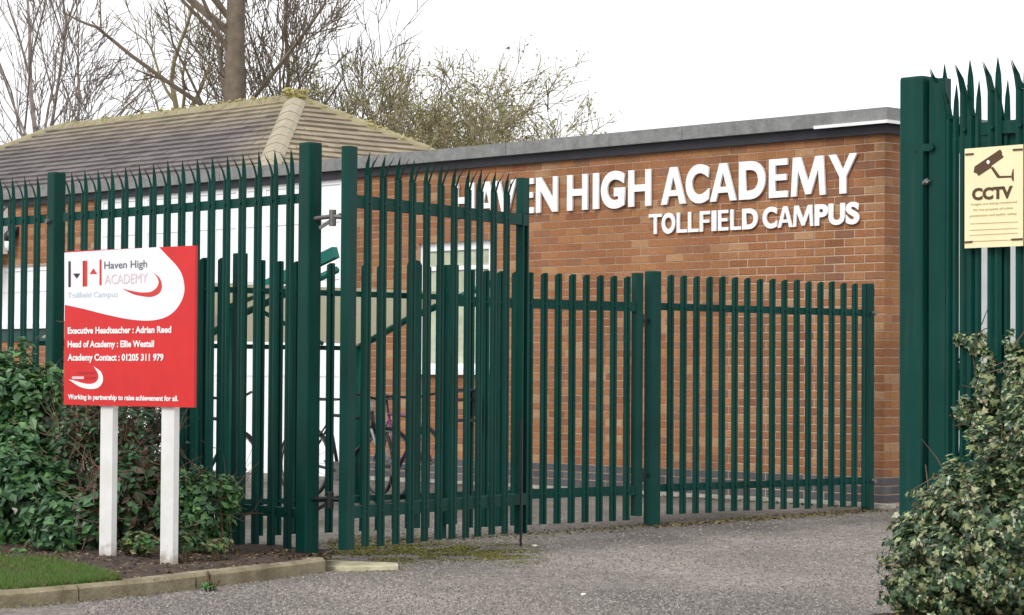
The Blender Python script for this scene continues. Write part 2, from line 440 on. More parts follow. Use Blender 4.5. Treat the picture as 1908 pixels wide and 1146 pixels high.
WL = {}
def wloc(o):
    return WL.get(o.name, Vector((0, 0, 0))) if o else Vector((0, 0, 0))
def place(name, me, parent=None, loc=(0, 0, 0), rz=0.0, rot=None):
    o = bpy.data.objects.new(name, me)
    C.objects.link(o)
    l = Vector(loc)
    WL[o.name] = l
    if parent:
        o.parent = parent
        o.location = l - wloc(parent)
    else:
        o.location = l
    o.rotation_euler = rot if rot else (0, 0, rz)
    return o
def tag(o, label=None, cat=None, group=None, kind=None):
    if label: o['label'] = label
    if cat: o['category'] = cat
    if group: o['group'] = group
    if kind: o['kind'] = kind
    return o
def thing(name, label, cat, loc, group=None):
    o = bpy.data.objects.new(name, None)
    o.empty_display_size = 0.1
    C.objects.link(o)
    o.location = loc
    WL[o.name] = Vector(loc)
    return tag(o, label, cat, group)
def add(name, mb, m, parent=None, smooth=False, tones=None, kind=None, loc=None):
    """mesh given in world coordinates, origin put at loc or at the parent's base"""
    me = mb.mesh(name, m, smooth, tones)
    base = Vector(loc) if loc is not None else wloc(parent)
    if base.length > 0:
        me.transform(Matrix.Translation(-base))
    o = place(name, me, parent, base)
    if kind: o['kind'] = kind
    return o

def bars(mb, p0, p1, w_, h_, upv=Vector((0, 0, 1))):
    """a square bar between two points"""
    p0, p1 = Vector(p0), Vector(p1)
    d = (p1 - p0).normalized()
    side = d.cross(upv).normalized(); u2 = side.cross(d).normalized()
    ring = lambda p: [p + side * (sx * w_ / 2) + u2 * (sz * h_ / 2) for sx, sz in ((-1, -1), (1, -1), (1, 1), (-1, 1))]
    mb.quadstrip([ring(p0), ring(p1)])

# ------------------------------------------------------------------ ground
gq = [-300, -0.05, 4.5, 320]
gz = [0.07, 0.07, 0.0, 0.0]
gt = [-300, -4, 0, 4, 8, 12, 16, 320]
mb = MB()
for q, z in zip(gq, gz):
    for t in gt:
        p = WC + UW * t - IN * q
        mb.v.append((p.x, p.y, z))
k = len(gt)
for i in range(len(gq) - 1):
    for j in range(k - 1):
        a = i * k + j
        mb.f.append((a, a + 1, a + k + 1, a + k))
g = add('ground', mb, ASPHALT); tag(g, 'worn grey asphalt ground in front of the school gates', kind='structure')
def ground_z(p):
    q = -(Vector((p[0], p[1], 0)) - WC).dot(IN)
    return 0.07 if q < 0 else max(0.0, 0.07 * (1 - q / 4.5))

# ------------------------------------------------------------------ outer fence frame
LP = at(575, 690, 15.0); RP = at(1712, 690, 11.53)
OUT = VPlane(LP, (RP.x - LP.x, RP.y - LP.y))     # a grows to the right, n points away from the camera
A_R = (RP - OUT.o).dot(OUT.d)
INNER = VPlane(at(1251, 690, 19.12), (-1.759, -1.48))   # a grows to the left; wall corner at negative a

# kerb and bed on the left -------------------------------------------------
kx = [(-150, 1146), (-60, 1137), (60, 1129), (150, 1121), (260, 1110), (367, 1097), (480, 1083), (606, 1066)]
kp = [gp(x, y, 0.0) for x, y in kx]
def poly_at(pts, s):
    s = max(0, min(len(pts) - 1.0001, s)); i = int(s); f = s - i
    return pts[i].lerp(pts[i + 1], f)
KH = 0.085
def kerb_stone(s0, s1, parent):
    mb = MB(); rings = []
    n_ = 7
    for i in range(n_):
        s = s0 + (s1 - s0) * i / (n_ - 1)
        p = poly_at(kp, s); q = poly_at(kp, min(len(kp) - 1.01, s + .15)) - poly_at(kp, s - .15)
        q.z = 0; q.normalize(); back = Vector((-q.y, q.x, 0))
        if back.y < 0: back = -back
        jz = 0.004 * noise.noise(p * 3)
        rings.append([p + Vector((0, 0, -0.03)), p + Vector((0, 0, KH - .02 + jz)), p + back * 0.02 + Vector((0, 0, KH + jz)), p + back * 0.11 + Vector((0, 0, KH + jz)), p + back * 0.12 + Vector((0, 0, -0.03))])
    mb.quadstrip(rings)
    return add('kerb_stone', mb, KERB, parent)
kerb = thing('kerb', None, None, kp[3]); kerb['kind'] = 'structure'
kerb_stone(0, 2.95, kerb); kerb_stone(2.98, 4.97, kerb); kerb_stone(5.0, 7.0, kerb)
mb = MB()
pe = [gp(604, 1041, 0.03), gp(741, 1046, 0.03), gp(742, 1053, 0.03), gp(640, 1055, 0.03), gp(606, 1053, 0.03)]
mb.prism([(p.x, p.y) for p in pe], -0.02, 0.022, lambda u, v, w_: (u, v, w_))
add('edging_stone', mb, mat('pale_edging', (0.66, 0.60, 0.42), 0.9, scale=8, col2=(0.40, 0.36, 0.22), bump=.5), kerb)

def patch(name, front, backf, nu, nv, zf, m, kind='structure', label=None):
    mb = MB()
    for i in range(nu + 1):
        a = front(i / nu); b_ = backf(i / nu)
        for j in range(nv + 1):
            p = a.lerp(b_, j / nv)
            mb.v.append((p.x, p.y, zf(p, i / nu, j / nv)))
    for i in range(nu):
        for j in range(nv):
            a = i * (nv + 1) + j
            mb.f.append((a, a + nv + 1, a + nv + 2, a + 1))
    o = add(name, mb, m, smooth=True)
    return tag(o, label, kind=kind)
def bed_front(u):
    p = poly_at(kp, u * 7.0)
    return Vector((p.x + .03, p.y + 0.075, 0))
def bed_back(u):
    return OUT.p(-4.9 + 4.86 * u, 0, 0.25)
def bed_z(p, u=0, v=0.5):
    e = min(v, 1 - v) * 8
    return KH - 0.02 + 0.05 * min(1, max(0, e)) * (0.6 + 0.6 * noise.noise(p * 2.2)) + 0.012 * noise.noise(p * 14)
patch('soil_bed', bed_front, bed_back, 150, 60, bed_z, SOIL, label='dark brown soil bed behind the kerb')
# bed at the right hand gate post
rb = [OUT.p(A_R - .30, 0, -1.05), OUT.p(A_R + 2.2, 0, -1.05), OUT.p(A_R + 2.2, 0, .2), OUT.p(A_R - .3, 0, .2)]
patch('soil_bed', lambda u: rb[0].lerp(rb[1], u), lambda u: rb[3].lerp(rb[2], u), 60, 30,
      lambda p, u, v: 0.01 + 0.10 * min(1, 6 * min(u, v, 1 - v)) + 0.012 * noise.noise(p * 12), SOIL, label='raised soil bed under the variegated ivy')

# ------------------------------------------------------------------ school building
B = thing('school_building', 'long flat roofed brick school building with dark fascia', 'building', WC)
Z_LEDGE, Z_PL, Z_BB, Z_BT, Z_TOP = 0.10, 0.325, 3.325, 3.415, 3.545
def wp(px, py=690): return WALL.a(px, py)
T_WHITE0, T_WHITE1 = wp(637), wp(184)
w0, zw1 = WALL.hit(915, 452); w1, zw0 = WALL.hit(776, 696)
zw1 = 0.5 * (WALL.hit(915, 450)[1] + WALL.hit(777, 460)[1])
zw1 = Z_PL + 0.075 * round((zw1 - Z_PL) / 0.075); zw0 = Z_PL + 0.075 * round((zw0 - Z_PL) / 0.075)
lw1, lw0 = wp(126, 550), wp(-120, 550)   # window strip far left (t grows to the left)
lwt = (min(lw1, lw0), max(lw1, lw0))
lz1 = WALL.hit(60, 495)[1]; lz0 = WALL.hit(60, 608)[1]
T_END = 23.0
def wf(t, z, s):   # s>0 into the building
    return WC + UW * t + IN * s + Vector((0, 0, z))
def wbox(mb, t0, t1, z0, z1, s0, s1):
    b = len(mb.v)
    for s in (s0, s1):
        for (t, z) in ((t0, z0), (t1, z0), (t1, z1), (t0, z1)):
            mb.v.append(tuple(wf(t, z, s)))
    for q in ((0, 1, 2, 3), (7, 6, 5, 4), (0, 4, 5, 1), (1, 5, 6, 2), (2, 6, 7, 3), (3, 7, 4, 0)):
        mb.f.append(tuple(b + i for i in q))
mb = MB()
S0 = 0.0045
wbox(mb, S0, w0, 0, Z_BB, S0, .3); wbox(mb, w0, w1, 0, zw0, S0, .3); wbox(mb, w0, w1, zw1, Z_BB, S0, .3)
wbox(mb, w1, T_WHITE0, 0, Z_BB, S0, .3)
wall = add('wall', mb, MORTAR, B); mb = MB()
wbox(mb, T_WHITE1, lwt[0], 0, Z_BB, S0, .3); wbox(mb, lwt[0], lwt[1], 0, lz0, S0, .3); wbox(mb, lwt[0], lwt[1], lz1, Z_BB, S0, .3)
wbox(mb, lwt[1], T_END, 0, Z_BB, S0, .3)
add('wall', mb, MORTAR, B)
mb = MB(); wbox(mb, S0, .3, 0, Z_BB, .3, .62); add('side_wall', mb, MORTAR, B)

BL, BH = 0.225, 0.075
def brick_box(mb, t0, t1, z0, z1, ret=False, s=0.0):
    j = R.uniform(-.001, .001)
    if not ret: wbox(mb, t0, t1, z0, z1, j, 0.09)
    else: wbox(mb, j, 0.09, z0, z1, t0, t1)
single = MB(); single.box((-.1075, 0, 0), (.1075, .09, .065))
# bevelled single brick: a slightly chamfered face
def brick_single():
    mb = MB(); e = .004
    L, H, D = .1075, .065, .09
    rings = [[(-L, D, 0), (L, D, 0), (L, D, H), (-L, D, H)], [(-L, e, 0), (L, e, 0), (L, e, H), (-L, e, H)], [(-L + e, 0, e), (L - e, 0, e), (L - e, 0, H - e), (-L + e, 0, H - e)]]
    mb.quadstrip(rings)
    return mb
bm_red = brick_single().mesh('brick', BRICK); bm_eng = brick_single().mesh('brick', ENGB)
stuff_r, stuff_e = MB(), MB()
count = 0
rows = int(round((Z_BB - Z_LEDGE) / BH))
ANG = math.atan2(UW.y, UW.x)
ang_b = math.atan2(-UW.y, -UW.x)     # local x to the right, local y into the wall
cands = []
for r in range(rows):
    z0 = Z_LEDGE + r * BH + 0.005; z1 = z0 + .065
    eng = z0 < Z_PL - .01
    off = 0.0 if r % 2 == 0 else -0.1125
    t = off
    while t < T_END:
        a, b_ = max(t, 0.0), t + BL - .010
        tt = t; t += BL
        if b_ <= 0.02: continue
        zc = (z0 + z1) / 2
        segs = [(a, b_)]
        def cut(segs, c0, c1):
            out = []
            for (p, q) in segs:
                if q <= c0 or p >= c1: out.append((p, q)); continue
                if p < c0 - .02: out.append((p, c0 - .005))
                if q > c1 + .02: out.append((c1 + .005, q))
            return out
        if zw0 < zc < zw1: segs = cut(segs, w0, w1)
        if lz0 < zc < lz1: segs = cut(segs, lwt[0], lwt[1])
        segs = cut(segs, T_WHITE0, T_WHITE1)
        for (p, q) in segs:
            full = abs((q - p) - .215) < .004
            if full and p < 1.72: cands.append((p, z0, eng))
            else: brick_box(stuff_e if eng else stuff_r, p, q, z0, z1)
for (p, z0, eng) in cands:
    if count < 296:
        o = place('brick', bm_eng if eng else bm_red, wall, wf(p + .1075, z0, R.uniform(-.001, .001)), ang_b)
        count += 1
    else:
        brick_box(stuff_e if eng else stuff_r, p, p + .215, z0, z0 + .065)
for r in range(rows):      # return wall
    z0 = Z_LEDGE + r * BH + .005
    t = 0.0925 if r % 2 == 0 else -0.02
    while t < .42:
        brick_box(stuff_e if z0 < Z_PL - .01 else stuff_r, max(t, .092), t + .215, z0, z0 + .065, True)
        t += BL
add('brickwork', stuff_r, BRICK, wall, kind='stuff')
add('plinth_brickwork', stuff_e, ENGB, wall, kind='stuff')

# roof edge
mb = MB(); wbox(mb, -.04, T_END, Z_BB, Z_BT, -.04, .25); wbox(mb, -.04, .25, Z_BB, Z_BT, .25, 9)
add('fascia', mb, FASCIA, B)
mb = MB()
t = -.10
rr = random.Random(3)
while t < T_END:
    e = t + 2.4
    wbox(mb, t, e - .006, Z_BT, Z_TOP - rr.uniform(0, .006), -.10 + rr.uniform(0, .004), .4)
    t = e
wbox(mb, -.10, .4, Z_BT, Z_TOP - .003, .4, 9)
add('roof_edge', mb, COPING, B)
mb = MB(); wbox(mb, .4, T_END, Z_BT + .02, Z_BT + .06, .4, 9); add('flat_roof', mb, COPING, B)
st = wp(1531, 238)
mb = MB(); wbox(mb, -.115, st, Z_BT - .012, Z_BT + .016, -.116, -.101); wbox(mb, -.116, -.101, Z_BT - .012, Z_BT + .016, -.101, 9)
add('white_trim', mb, WHITE, B)
mb = MB(); wbox(mb, -.13, T_WHITE0, 0.0, Z_LEDGE, -.13, .0); add('concrete_ledge', mb, CONCRETE, B)

def window(parent, t0, t1, z0, z1, mull, trans, blind=BLIND, sill=True, fw=.07, s=.05, name='window', pm=None):
    """frame with bars, panes and a blind"""
    mb = MB()
    wbox(mb, t0, t1, z1 - fw, z1, s, s + .07); wbox(mb, t0, t1, z0, z0 + fw, s, s + .07)
    wbox(mb, t0, t0 + fw, z0 + fw, z1 - fw, s, s + .07); wbox(mb, t1 - fw, t1, z0 + fw, z1 - fw, s, s + .07)
    xs = [t0 + fw] + [t0 + (t1 - t0) * m_ for m_ in mull] + [t1 - fw]
    zs = [z0 + fw] + [z0 + (z1 - z0) * m_ for m_ in trans] + [z1 - fw]
    for x in xs[1:-1]: wbox(mb, x - .03, x + .03, z0 + fw, z1 - fw, s + .002, s + .068)
    for z in zs[1:-1]:
        for i in range(len(xs) - 1):
            wbox(mb, xs[i] + (.03 if i else 0), xs[i + 1] - (.03 if i < len(xs) - 2 else 0), z - .02, z + .02, s + .004, s + .066)
    f = add(name, mb, UPVC, parent)
    for i in range(len(xs) - 1):
        for j in range(len(zs) - 1):
            mb = MB()
            a0 = xs[i] + (.03 if i else 0); a1 = xs[i + 1] - (.03 if i < len(xs) - 2 else 0)
            b0 = zs[j] + (.02 if j else 0); b1 = zs[j + 1] - (.02 if j < len(zs) - 2 else 0)
            wbox(mb, a0, a1, b0, b1, s + .014, s + .018)
            add('pane', mb, pm or GLASS, f)
    mb = MB(); wbox(mb, t0 + .01, t1 - .01, z0 + .01, z1 - .01, s + .024, s + .034)
    add('blind', mb, blind, f)
    if sill:
        mb = MB(); wbox(mb, t0 - .02, t1 + .02, z0 - .03, z0 + .03, -.06, s - .002); add('sill', mb, UPVC, f)
    return f
window(B, w0, w1, zw0, zw1, [0.56], [.80], fw=.085)
# white glazed panel wall between x=184 and 637
lines = [WALL.hit(620, y)[1] for y in (698, 517, 410)]
mb = MB(); wbox(mb, T_WHITE0, T_WHITE1, 0, .33, .0, .3); add('panel_base', mb, UPVC, B)
nb = 5
wt = (T_WHITE1 - T_WHITE0) / nb
WB = mat('white_blind', (0.90, 0.90, 0.90), 0.6, var=.03)
for i in range(nb):
    z0, z1 = .33, Z_BB
    window(B, T_WHITE0 + i * wt + .003, T_WHITE0 + (i + 1) * wt - .003, z0, z1, [.5], [(l - z0) / (z1 - z0) for l in lines], WB, False, .05, .0, 'panel_window', PANELW)
mb = MB(); wbox(mb, T_WHITE0, T_WHITE1, .33, Z_BB, .14, .3); add('panel_backing', mb, WB, B)
window(B, lwt[0], lwt[1], lz0, lz1, [.25, .5, .75], [.6], WB, True, .06, .03, 'window', PANELW)
GREENP = mat('green_panel', (.012, .06, .055), .5)
mb = MB(); wbox(mb, lwt[0], lwt[1], lz0 - .19, lz0 - .032, -.02, S0 - .001); add('green_panel', mb, GREENP, B)
# return side further back: white panels
mb = MB(); wbox(mb, .02, .2, 0, Z_BB, .63, 9)
add('side_panel', mb, mat('pale_grey_cladding', (.66, .68, .66), .5, var=.1), B)
for k_ in range(6):
    mb = MB(); wbox(mb, -.01, .02, .1, Z_BB, 0.9 + k_ * 1.2, .96 + k_ * 1.2); add('panel_strip', mb, UPVC, B)

# small porch roof at far left: tiled slope in front of the wall
pt0, pt1 = wp(17, 430), wp(-160, 430)
pz1 = WALL.hit(10, 385)[1]; pz0 = WALL.hit(10, 474)[1]
PR = thing('porch_roof', 'grey tiled porch slope hung low at the far left end of the building', 'roof', wf(pt0, pz0, 0))

# wall lamp under the fascia, far left
a_, z_ = WALL.hit(31, 436)
LM = thing('wall_lamp', 'small black bulkhead lamp high on the brick behind the left fence', 'lamp', wf(a_, z_, 0))
mb = MB(); wbox(mb, a_ - .06, a_ + .06, z_ - .02, z_ + .09, -.03, -.002); add('bracket', mb, BLACK, LM)
mb = MB(); mb.tube([wf(a_, z_ + .05, -.05), wf(a_, z_ - .03, -.1), wf(a_, z_ - .1, -.12)], [.05, .08, .06], 10); add('lamp_shade', mb, BLACK, LM, True)
mb = MB(); mb.tube([wf(a_, z_ - .1, -.12), wf(a_, z_ - .18, -.12), wf(a_, z_ - .22, -.12)], [.05, .05, .02], 10); add('lens', mb, UPVC, LM, True)

# ------------------------------------------------------------------ tiled hip roof behind
def rl(t, s, z): return wf(t, z, s)
EZ = 3.4; RZ = 4.965
e_t0, e_s0 = 10.19, 1.0; W_ = 2.83; rid0 = e_t0 + W_; rid1 = 18.97; e_t1 = rid1 + W_
s_r = e_s0 + W_
HALL = thing('school_hall', 'taller school hall with hipped roof of weathered tiles behind the flat roof', 'building', wf(e_t0, 0, e_s0))
mb = MB(); wbox(mb, e_t0 + .3, e_t1 - .3, .07, EZ - .02, e_s0 + .3, e_s0 + 2 * W_ - .3); add('wall', mb, MORTAR, HALL)
def tile_mat():
    m, n, b = newmat('weathered_roof_tile')
    a_ = N(n, 'ShaderNodeAttribute', attribute_name='tone')
    geo = N(n, 'ShaderNodeNewGeometry')
    ns = N(n, 'ShaderNodeTexNoise'); ns.inputs['Scale'].default_value = 2.5; ns.inputs['Detail'].default_value = 6
    n.links.new(geo.outputs['Position'], ns.inputs['Vector'])
    r = N(n, 'ShaderNodeMapRange'); r.inputs[1].default_value = .3; r.inputs[2].default_value = .7; r.inputs[3].default_value = .75; r.inputs[4].default_value = 1.2
    n.links.new(ns.outputs['Fac'], r.inputs[0])
    sc = N(n, 'ShaderNodeVectorMath', operation='SCALE')
    n.links.new(a_.outputs['Color'], sc.inputs[0]); n.links.new(r.outputs[0], sc.inputs['Scale'])
    n.links.new(sc.outputs[0], b.inputs['Base Color'])
    b.inputs['Roughness'].default_value = .92
    return m
TILE = tile_mat()
def tiled_face(parent, P00, P10, P11, P01, rows_, width, tonef, name='roof_tiles'):
    """P00->P10 eave, P01->P11 top edge; lapped tiles, each a thin slab tilted over the one below"""
    mb = MB(); tones = []
    nrm = (P10 - P00).cross(P01 - P00).normalized()
    if nrm.z < 0: nrm = -nrm
    for r in range(rows_):
        v0, v1 = r / rows_, (r + 1.12) / rows_
        a0, b0 = P00.lerp(P01, v0), P10.lerp(P11, v0)
        a1, b1 = P00.lerp(P01, min(v1, 1)), P10.lerp(P11, min(v1, 1))
        L = (b0 - a0).length
        n_ = max(1, int(round(L / width)))
        sh = .5 if r % 2 else 0
        for i in range(-1, n_ + 1):
            u0, u1 = max(0, (i + sh) / n_), min(1, (i + 1 + sh) / n_ - .02 / max(n_, 1))
            if u1 - u0 < .1 / n_: continue
            h = .040 + R.uniform(-.004, .006)
            base = len(mb.v)
            q = [a0.lerp(b0, u0), a0.lerp(b0, u1), a1.lerp(b1, u1), a1.lerp(b1, u0)]
            top = [q[0] + nrm * h, q[1] + nrm * (h + R.uniform(-.004, .004)), q[2] + nrm * .012, q[3] + nrm * .012]
            mb.v.extend([tuple(x) for x in q[:2] + top])
            mb.f.extend([(base + 2, base + 3, base + 4, base + 5), (base, base + 1, base + 3, base + 2), (base, base + 2, base + 5), (base + 1, base + 4, base + 3)])
            tn = tonef((u0 + u1) / 2, v0)
            kk = R.uniform(.90, 1.10)
            tones.extend([tuple(c * kk for c in tn)] * 4)
    return add(name, mb, TILE, parent, tones=tones, kind='stuff')
rf = MB()
c00, c10, c11, c01 = rl(e_t0, e_s0, EZ), rl(e_t1, e_s0, EZ), rl(e_t1, e_s0 + 2 * W_, EZ), rl(e_t0, e_s0 + 2 * W_, EZ)
ap0, ap1 = rl(rid0, s_r, RZ), rl(rid1, s_r, RZ)
rf.v = [tuple(x) for x in (c00, c10, c11, c01, ap0, ap1)]
rf.f = [(0, 1, 5, 4), (1, 2, 5), (2, 3, 4, 5), (3, 0, 4), (0, 3, 2, 1)]
roof = add('roof', rf, mat('roof_underlay', (.12, .10, .09), .9), HALL)
def tone_front(u, v):
    m_ = max(0, v - .62) / .38
    m_ = m_ * (1.0 - .55 * u)     # moss towards the ridge, more at the near end
    m_ = max(m_, max(0, 1 - u * 9) * .6 )
    g_, y_ = (0.150, 0.130, 0.128), (0.33, 0.28, 0.17)
    return tuple(a + (b_ - a) * min(1, m_) for a, b_ in zip(g_, y_))
def tone_end(u, v):
    k_ = R.uniform(.6, 1)
    g_, y_ = (0.20, 0.165, 0.14), (0.315, 0.26, 0.175)
    return tuple(a + (b_ - a) * k_ for a, b_ in zip(g_, y_))
tiled_face(roof, c00, c10, ap1, ap0, 19, .33, tone_front)
tiled_face(roof, c01, c00, ap0, ap0 + (c00 - c01) * .001, 19, .33, tone_end)
def capline(p, q, n_, w_, m, h=.07, drop=.06):
    d = (q - p); side = d.cross(Vector((0, 0, 1))).normalized(); L = d.length; d.normalize()
    upn = side.cross(d).normalized()
    if upn.z < 0: upn = -upn
    for i in range(n_):
        a = p + d * (L * i / n_ + .0015); b_ = p + d * (L * (i + 1) / n_ - .0015)
        lift = R.uniform(-.003, .003)
        prof = [(-w_, -drop), (-w_ * .6, h * .5), (0, h), (w_ * .6, h * .5), (w_, -drop), (w_ * .6, h * .5 - .03), (0, h - .03), (-w_ * .6, h * .5 - .03)]
        mb = MB()
        mb.quadstrip([[a + side * x + upn * (y + lift + .008) for x, y in prof], [b_ + side * x + upn * (y + lift) for x, y in prof]])
        add('ridge_tile', mb, m, roof)
capline(ap0, ap1, 20, .11, TILE_S)
capline(c00, ap0 + (c00 - ap0) * .02, 11, .15, HIPT, .06, .02)
capline(c01, ap0, 11, .12, TILE_S)
capline(c10, ap1, 8, .12, TILE_S)
# lumps of moss along the ridge and at its end
mb = MB()
def blob(mb, c, r, seg=6):
    rings = []
    for i in range(4):
        th = math.pi * (i + .5) / 4
        rings.append([c + Vector((math.cos(2 * math.pi * j / seg) * math.sin(th) * r * R.uniform(.8, 1.2), math.sin(2 * math.pi * j / seg) * math.sin(th) * r * R.uniform(.8, 1.2), math.cos(th) * r * .7)) for j in range(seg)])
    mb.quadstrip(rings)
for i in range(100):
    u = R.random() ** 1.3
    p = ap0.lerp(ap1, u) + Vector((R.uniform(-.1, .1), R.uniform(-.1, .1), R.uniform(.03, .09)))
    blob(mb, p, R.uniform(.012, .032))
for i in range(40): blob(mb, ap0 + Vector((R.uniform(-.16, .16), R.uniform(-.16, .16), R.uniform(0, .13))), R.uniform(.02, .045))
for i in range(80):
    p = ap0.lerp(c01, R.random()) + Vector((R.uniform(-.08, .08), R.uniform(-.08, .08), R.uniform(.03, .08))); blob(mb, p, R.uniform(.02, .04))
add('moss', mb, MOSS, roof, kind='stuff')
# porch slope tiles
Pa, Pb = wf(pt0, pz0, -.55), wf(pt1, pz0, -.55)
Pc, Pd = wf(pt0, pz1, -.02), wf(pt1, pz1, -.02)
tiled_face(PR, Pa, Pb, Pd, Pc, 6, .25, lambda u, v: (.16, .145, .145))
mb = MB(); wbox(mb, pt0, pt1, pz0 - .06, pz0 + .0, -.60, -.552); add('gutter', mb, UPVC, PR)
mb = MB(); mb.v = [tuple(x) for x in (Pa, Pb, Pd, Pc)]; mb.f = [(0, 1, 2, 3)]; mb.quadstrip([[Pa, wf(pt0, pz0, -.02), Pc], [Pb, wf(pt1, pz0, -.02), Pd]]); add('roof_board', mb, UPVC, PR)

# ------------------------------------------------------------------ lettering on the wall
def text_mesh(body, offset=0.0, extrude=0.0, res=8):
    cu = bpy.data.curves.new('letters', 'FONT')
    cu.body = body; cu.size = 1.0; cu.offset = offset; cu.extrude = extrude
    cu.resolution_u = res; cu.fill_mode = 'BOTH' if extrude else 'FRONT'
    o = bpy.data.objects.new('letters', cu)
    C.objects.link(o)
    dg = bpy.context.evaluated_depsgraph_get()
    me = bpy.data.meshes.new_from_object(o.evaluated_get(dg))
    bpy.data.objects.remove(o); bpy.data.curves.remove(cu)
    return me
def bbox(me):
    xs = [v.co.x for v in me.vertices]; ys = [v.co.y for v in me.vertices]
    return min(xs), max(xs), min(ys), max(ys)
CAPH = bbox(text_mesh('H'))[3]
def text_on(plane, body, px0, px1, yref, z0, z1, m, parent, off, thick=.0, bold=0.0, fit=False, name='lettering', flip=1):
    """text standing on an upright plane between two picture columns; flip=-1 when the plane runs right to left"""
    me = text_mesh(body, bold, 1.0, 8 if fit else 3)
    x0, x1, y0, y1 = bbox(me)
    a0 = plane.a(px0, yref); a1 = plane.a(px1, yref)
    for v in me.vertices:
        u = (v.co.x - x0) / (x1 - x0)
        a = a0 + (a1 - a0) * u
        z = z0 + ((v.co.y - y0) / (y1 - y0) if fit else v.co.y / CAPH) * (z1 - z0)
        wv = off + (thick if v.co.z > 0 else 0.0) * (1 if off >= 0 else -1)
        v.co = plane.p(a, z, wv)
    me.materials.append(m)
    base = wloc(parent)
    me.transform(Matrix.Translation(-base))
    o = place(name, me, parent, base)
    return o
# WALL.n: which side faces the camera
sgn = -1 if (CAM - WALL.o).dot(WALL.n) < 0 else 1
LW = mat('white_letter_face', (0.93, 0.93, 0.93), 0.3, var=.02)
big = [('H', 849, 888), ('A', 891, 930), ('V', 926, 966), ('E', 971, 999), ('N', 1003, 1043), ('H', 1061, 1099), ('I', 1109, 1120), ('G', 1124, 1168), ('H', 1175, 1217),
       ('A', 1236, 1282), ('C', 1282, 1325), ('A', 1327, 1376), ('D', 1381, 1430), ('E', 1437, 1472), ('M', 1478, 1542), ('Y', 1548, 1601)]
small = [('T', 1212, 1236), ('O', 1236, 1261), ('L', 1264, 1283), ('L', 1285, 1305), ('F', 1307, 1326), ('I', 1329, 1338), ('E', 1341, 1360), ('L', 1364, 1384), ('D', 1386, 1415),
         ('C', 1424, 1451), ('A', 1452, 1480), ('M', 1481, 1518), ('P', 1521, 1546), ('U', 1547, 1577), ('S', 1579, 1604)]
NB = thing('wall_lettering', 'large raised white capitals HAVEN HIGH ACADEMY on the brick wall', 'lettering', wf(wp(1225), 2.82, 0))
SB = thing('wall_lettering', 'smaller raised white capitals TOLLFIELD CAMPUS under the big name', 'lettering', wf(wp(1400), 2.545, 0))
def glyph(ch, W, st):
    """polygons of a bold sans capital, height 1, width W, stroke st"""
    r = lambda x0, y0, x1, y1: [(x0, y0), (x1, y0), (x1, y1), (x0, y1)]
    h = st * .92
    if ch == 'I': return [r(0, 0, W, 1)]
    if ch == 'H': return [r(0, 0, st, 1), r(W - st, 0, W, 1), r(st, .5 - h / 2, W - st, .5 + h / 2)]
    if ch == 'E': return [r(0, 0, st, 1), r(st, 0, W, h * .88), r(st, 1 - h * .88, W * .98, 1), r(st, .52 - h * .42, W * .93, .52 + h * .42)]
    if ch == 'F': return [r(0, 0, st, 1), r(st, 1 - h * .9, W, 1), r(st, .5 - h * .42, W * .93, .5 + h * .42)]
    if ch == 'L': return [r(0, 0, st, 1), r(st, 0, W, h * .88)]
    if ch == 'T': return [r(W / 2 - st / 2, 0, W / 2 + st / 2, 1 - h * .88), r(0, 1 - h * .88, W, 1)]
    if ch == 'N': return [[(0, 0), (st * .88, 0), (st * .88, .62), (W - st * .98, 0), (W, 0), (W, 1), (W - st * .88, 1), (W - st * .88, .38), (st * .98, 1), (0, 1)]]
    if ch == 'V': return [[(W / 2 - st * .58, 0), (W / 2 + st * .58, 0), (W, 1), (W - st * 1.08, 1), (W / 2, .24), (st * 1.08, 1), (0, 1)]]
    if ch == 'Y': return [[(W / 2 - st / 2, 0), (W / 2 + st / 2, 0), (W / 2 + st / 2, .42), (W, 1), (W - st * 1.12, 1), (W / 2, .60), (st * 1.12, 1), (0, 1), (W / 2 - st / 2, .42)]]
    if ch == 'M': return [[(0, 0), (st * .85, 0), (st * 1.12, .66), (W / 2 - st * .42, .04), (W / 2 + st * .42, .04), (W - st * 1.12, .66), (W - st * .85, 0), (W, 0), (W - st * .30, 1), (W - st * 1.55, 1), (W / 2, .36), (st * 1.55, 1), (st * .30, 1)]]
    if ch == 'A':
        k_ = (.5 * W - st * .62) ; xl = lambda y: k_ * y
        top = W / 2 - k_
        iw = lambda y: (st * 1.02 + k_ * y)
        yb, yt_ = .22, .22 + h * .82
        apex = min(.93, (W / 2 - st * 1.02) / k_)
        return [[(0, 0), (st * 1.02, 0), (iw(yb), yb), (W - iw(yb), yb), (W - st * 1.02, 0), (W, 0), (W - k_, 1), (k_, 1)], (iw(yt_), W - iw(yt_), yt_, apex)]
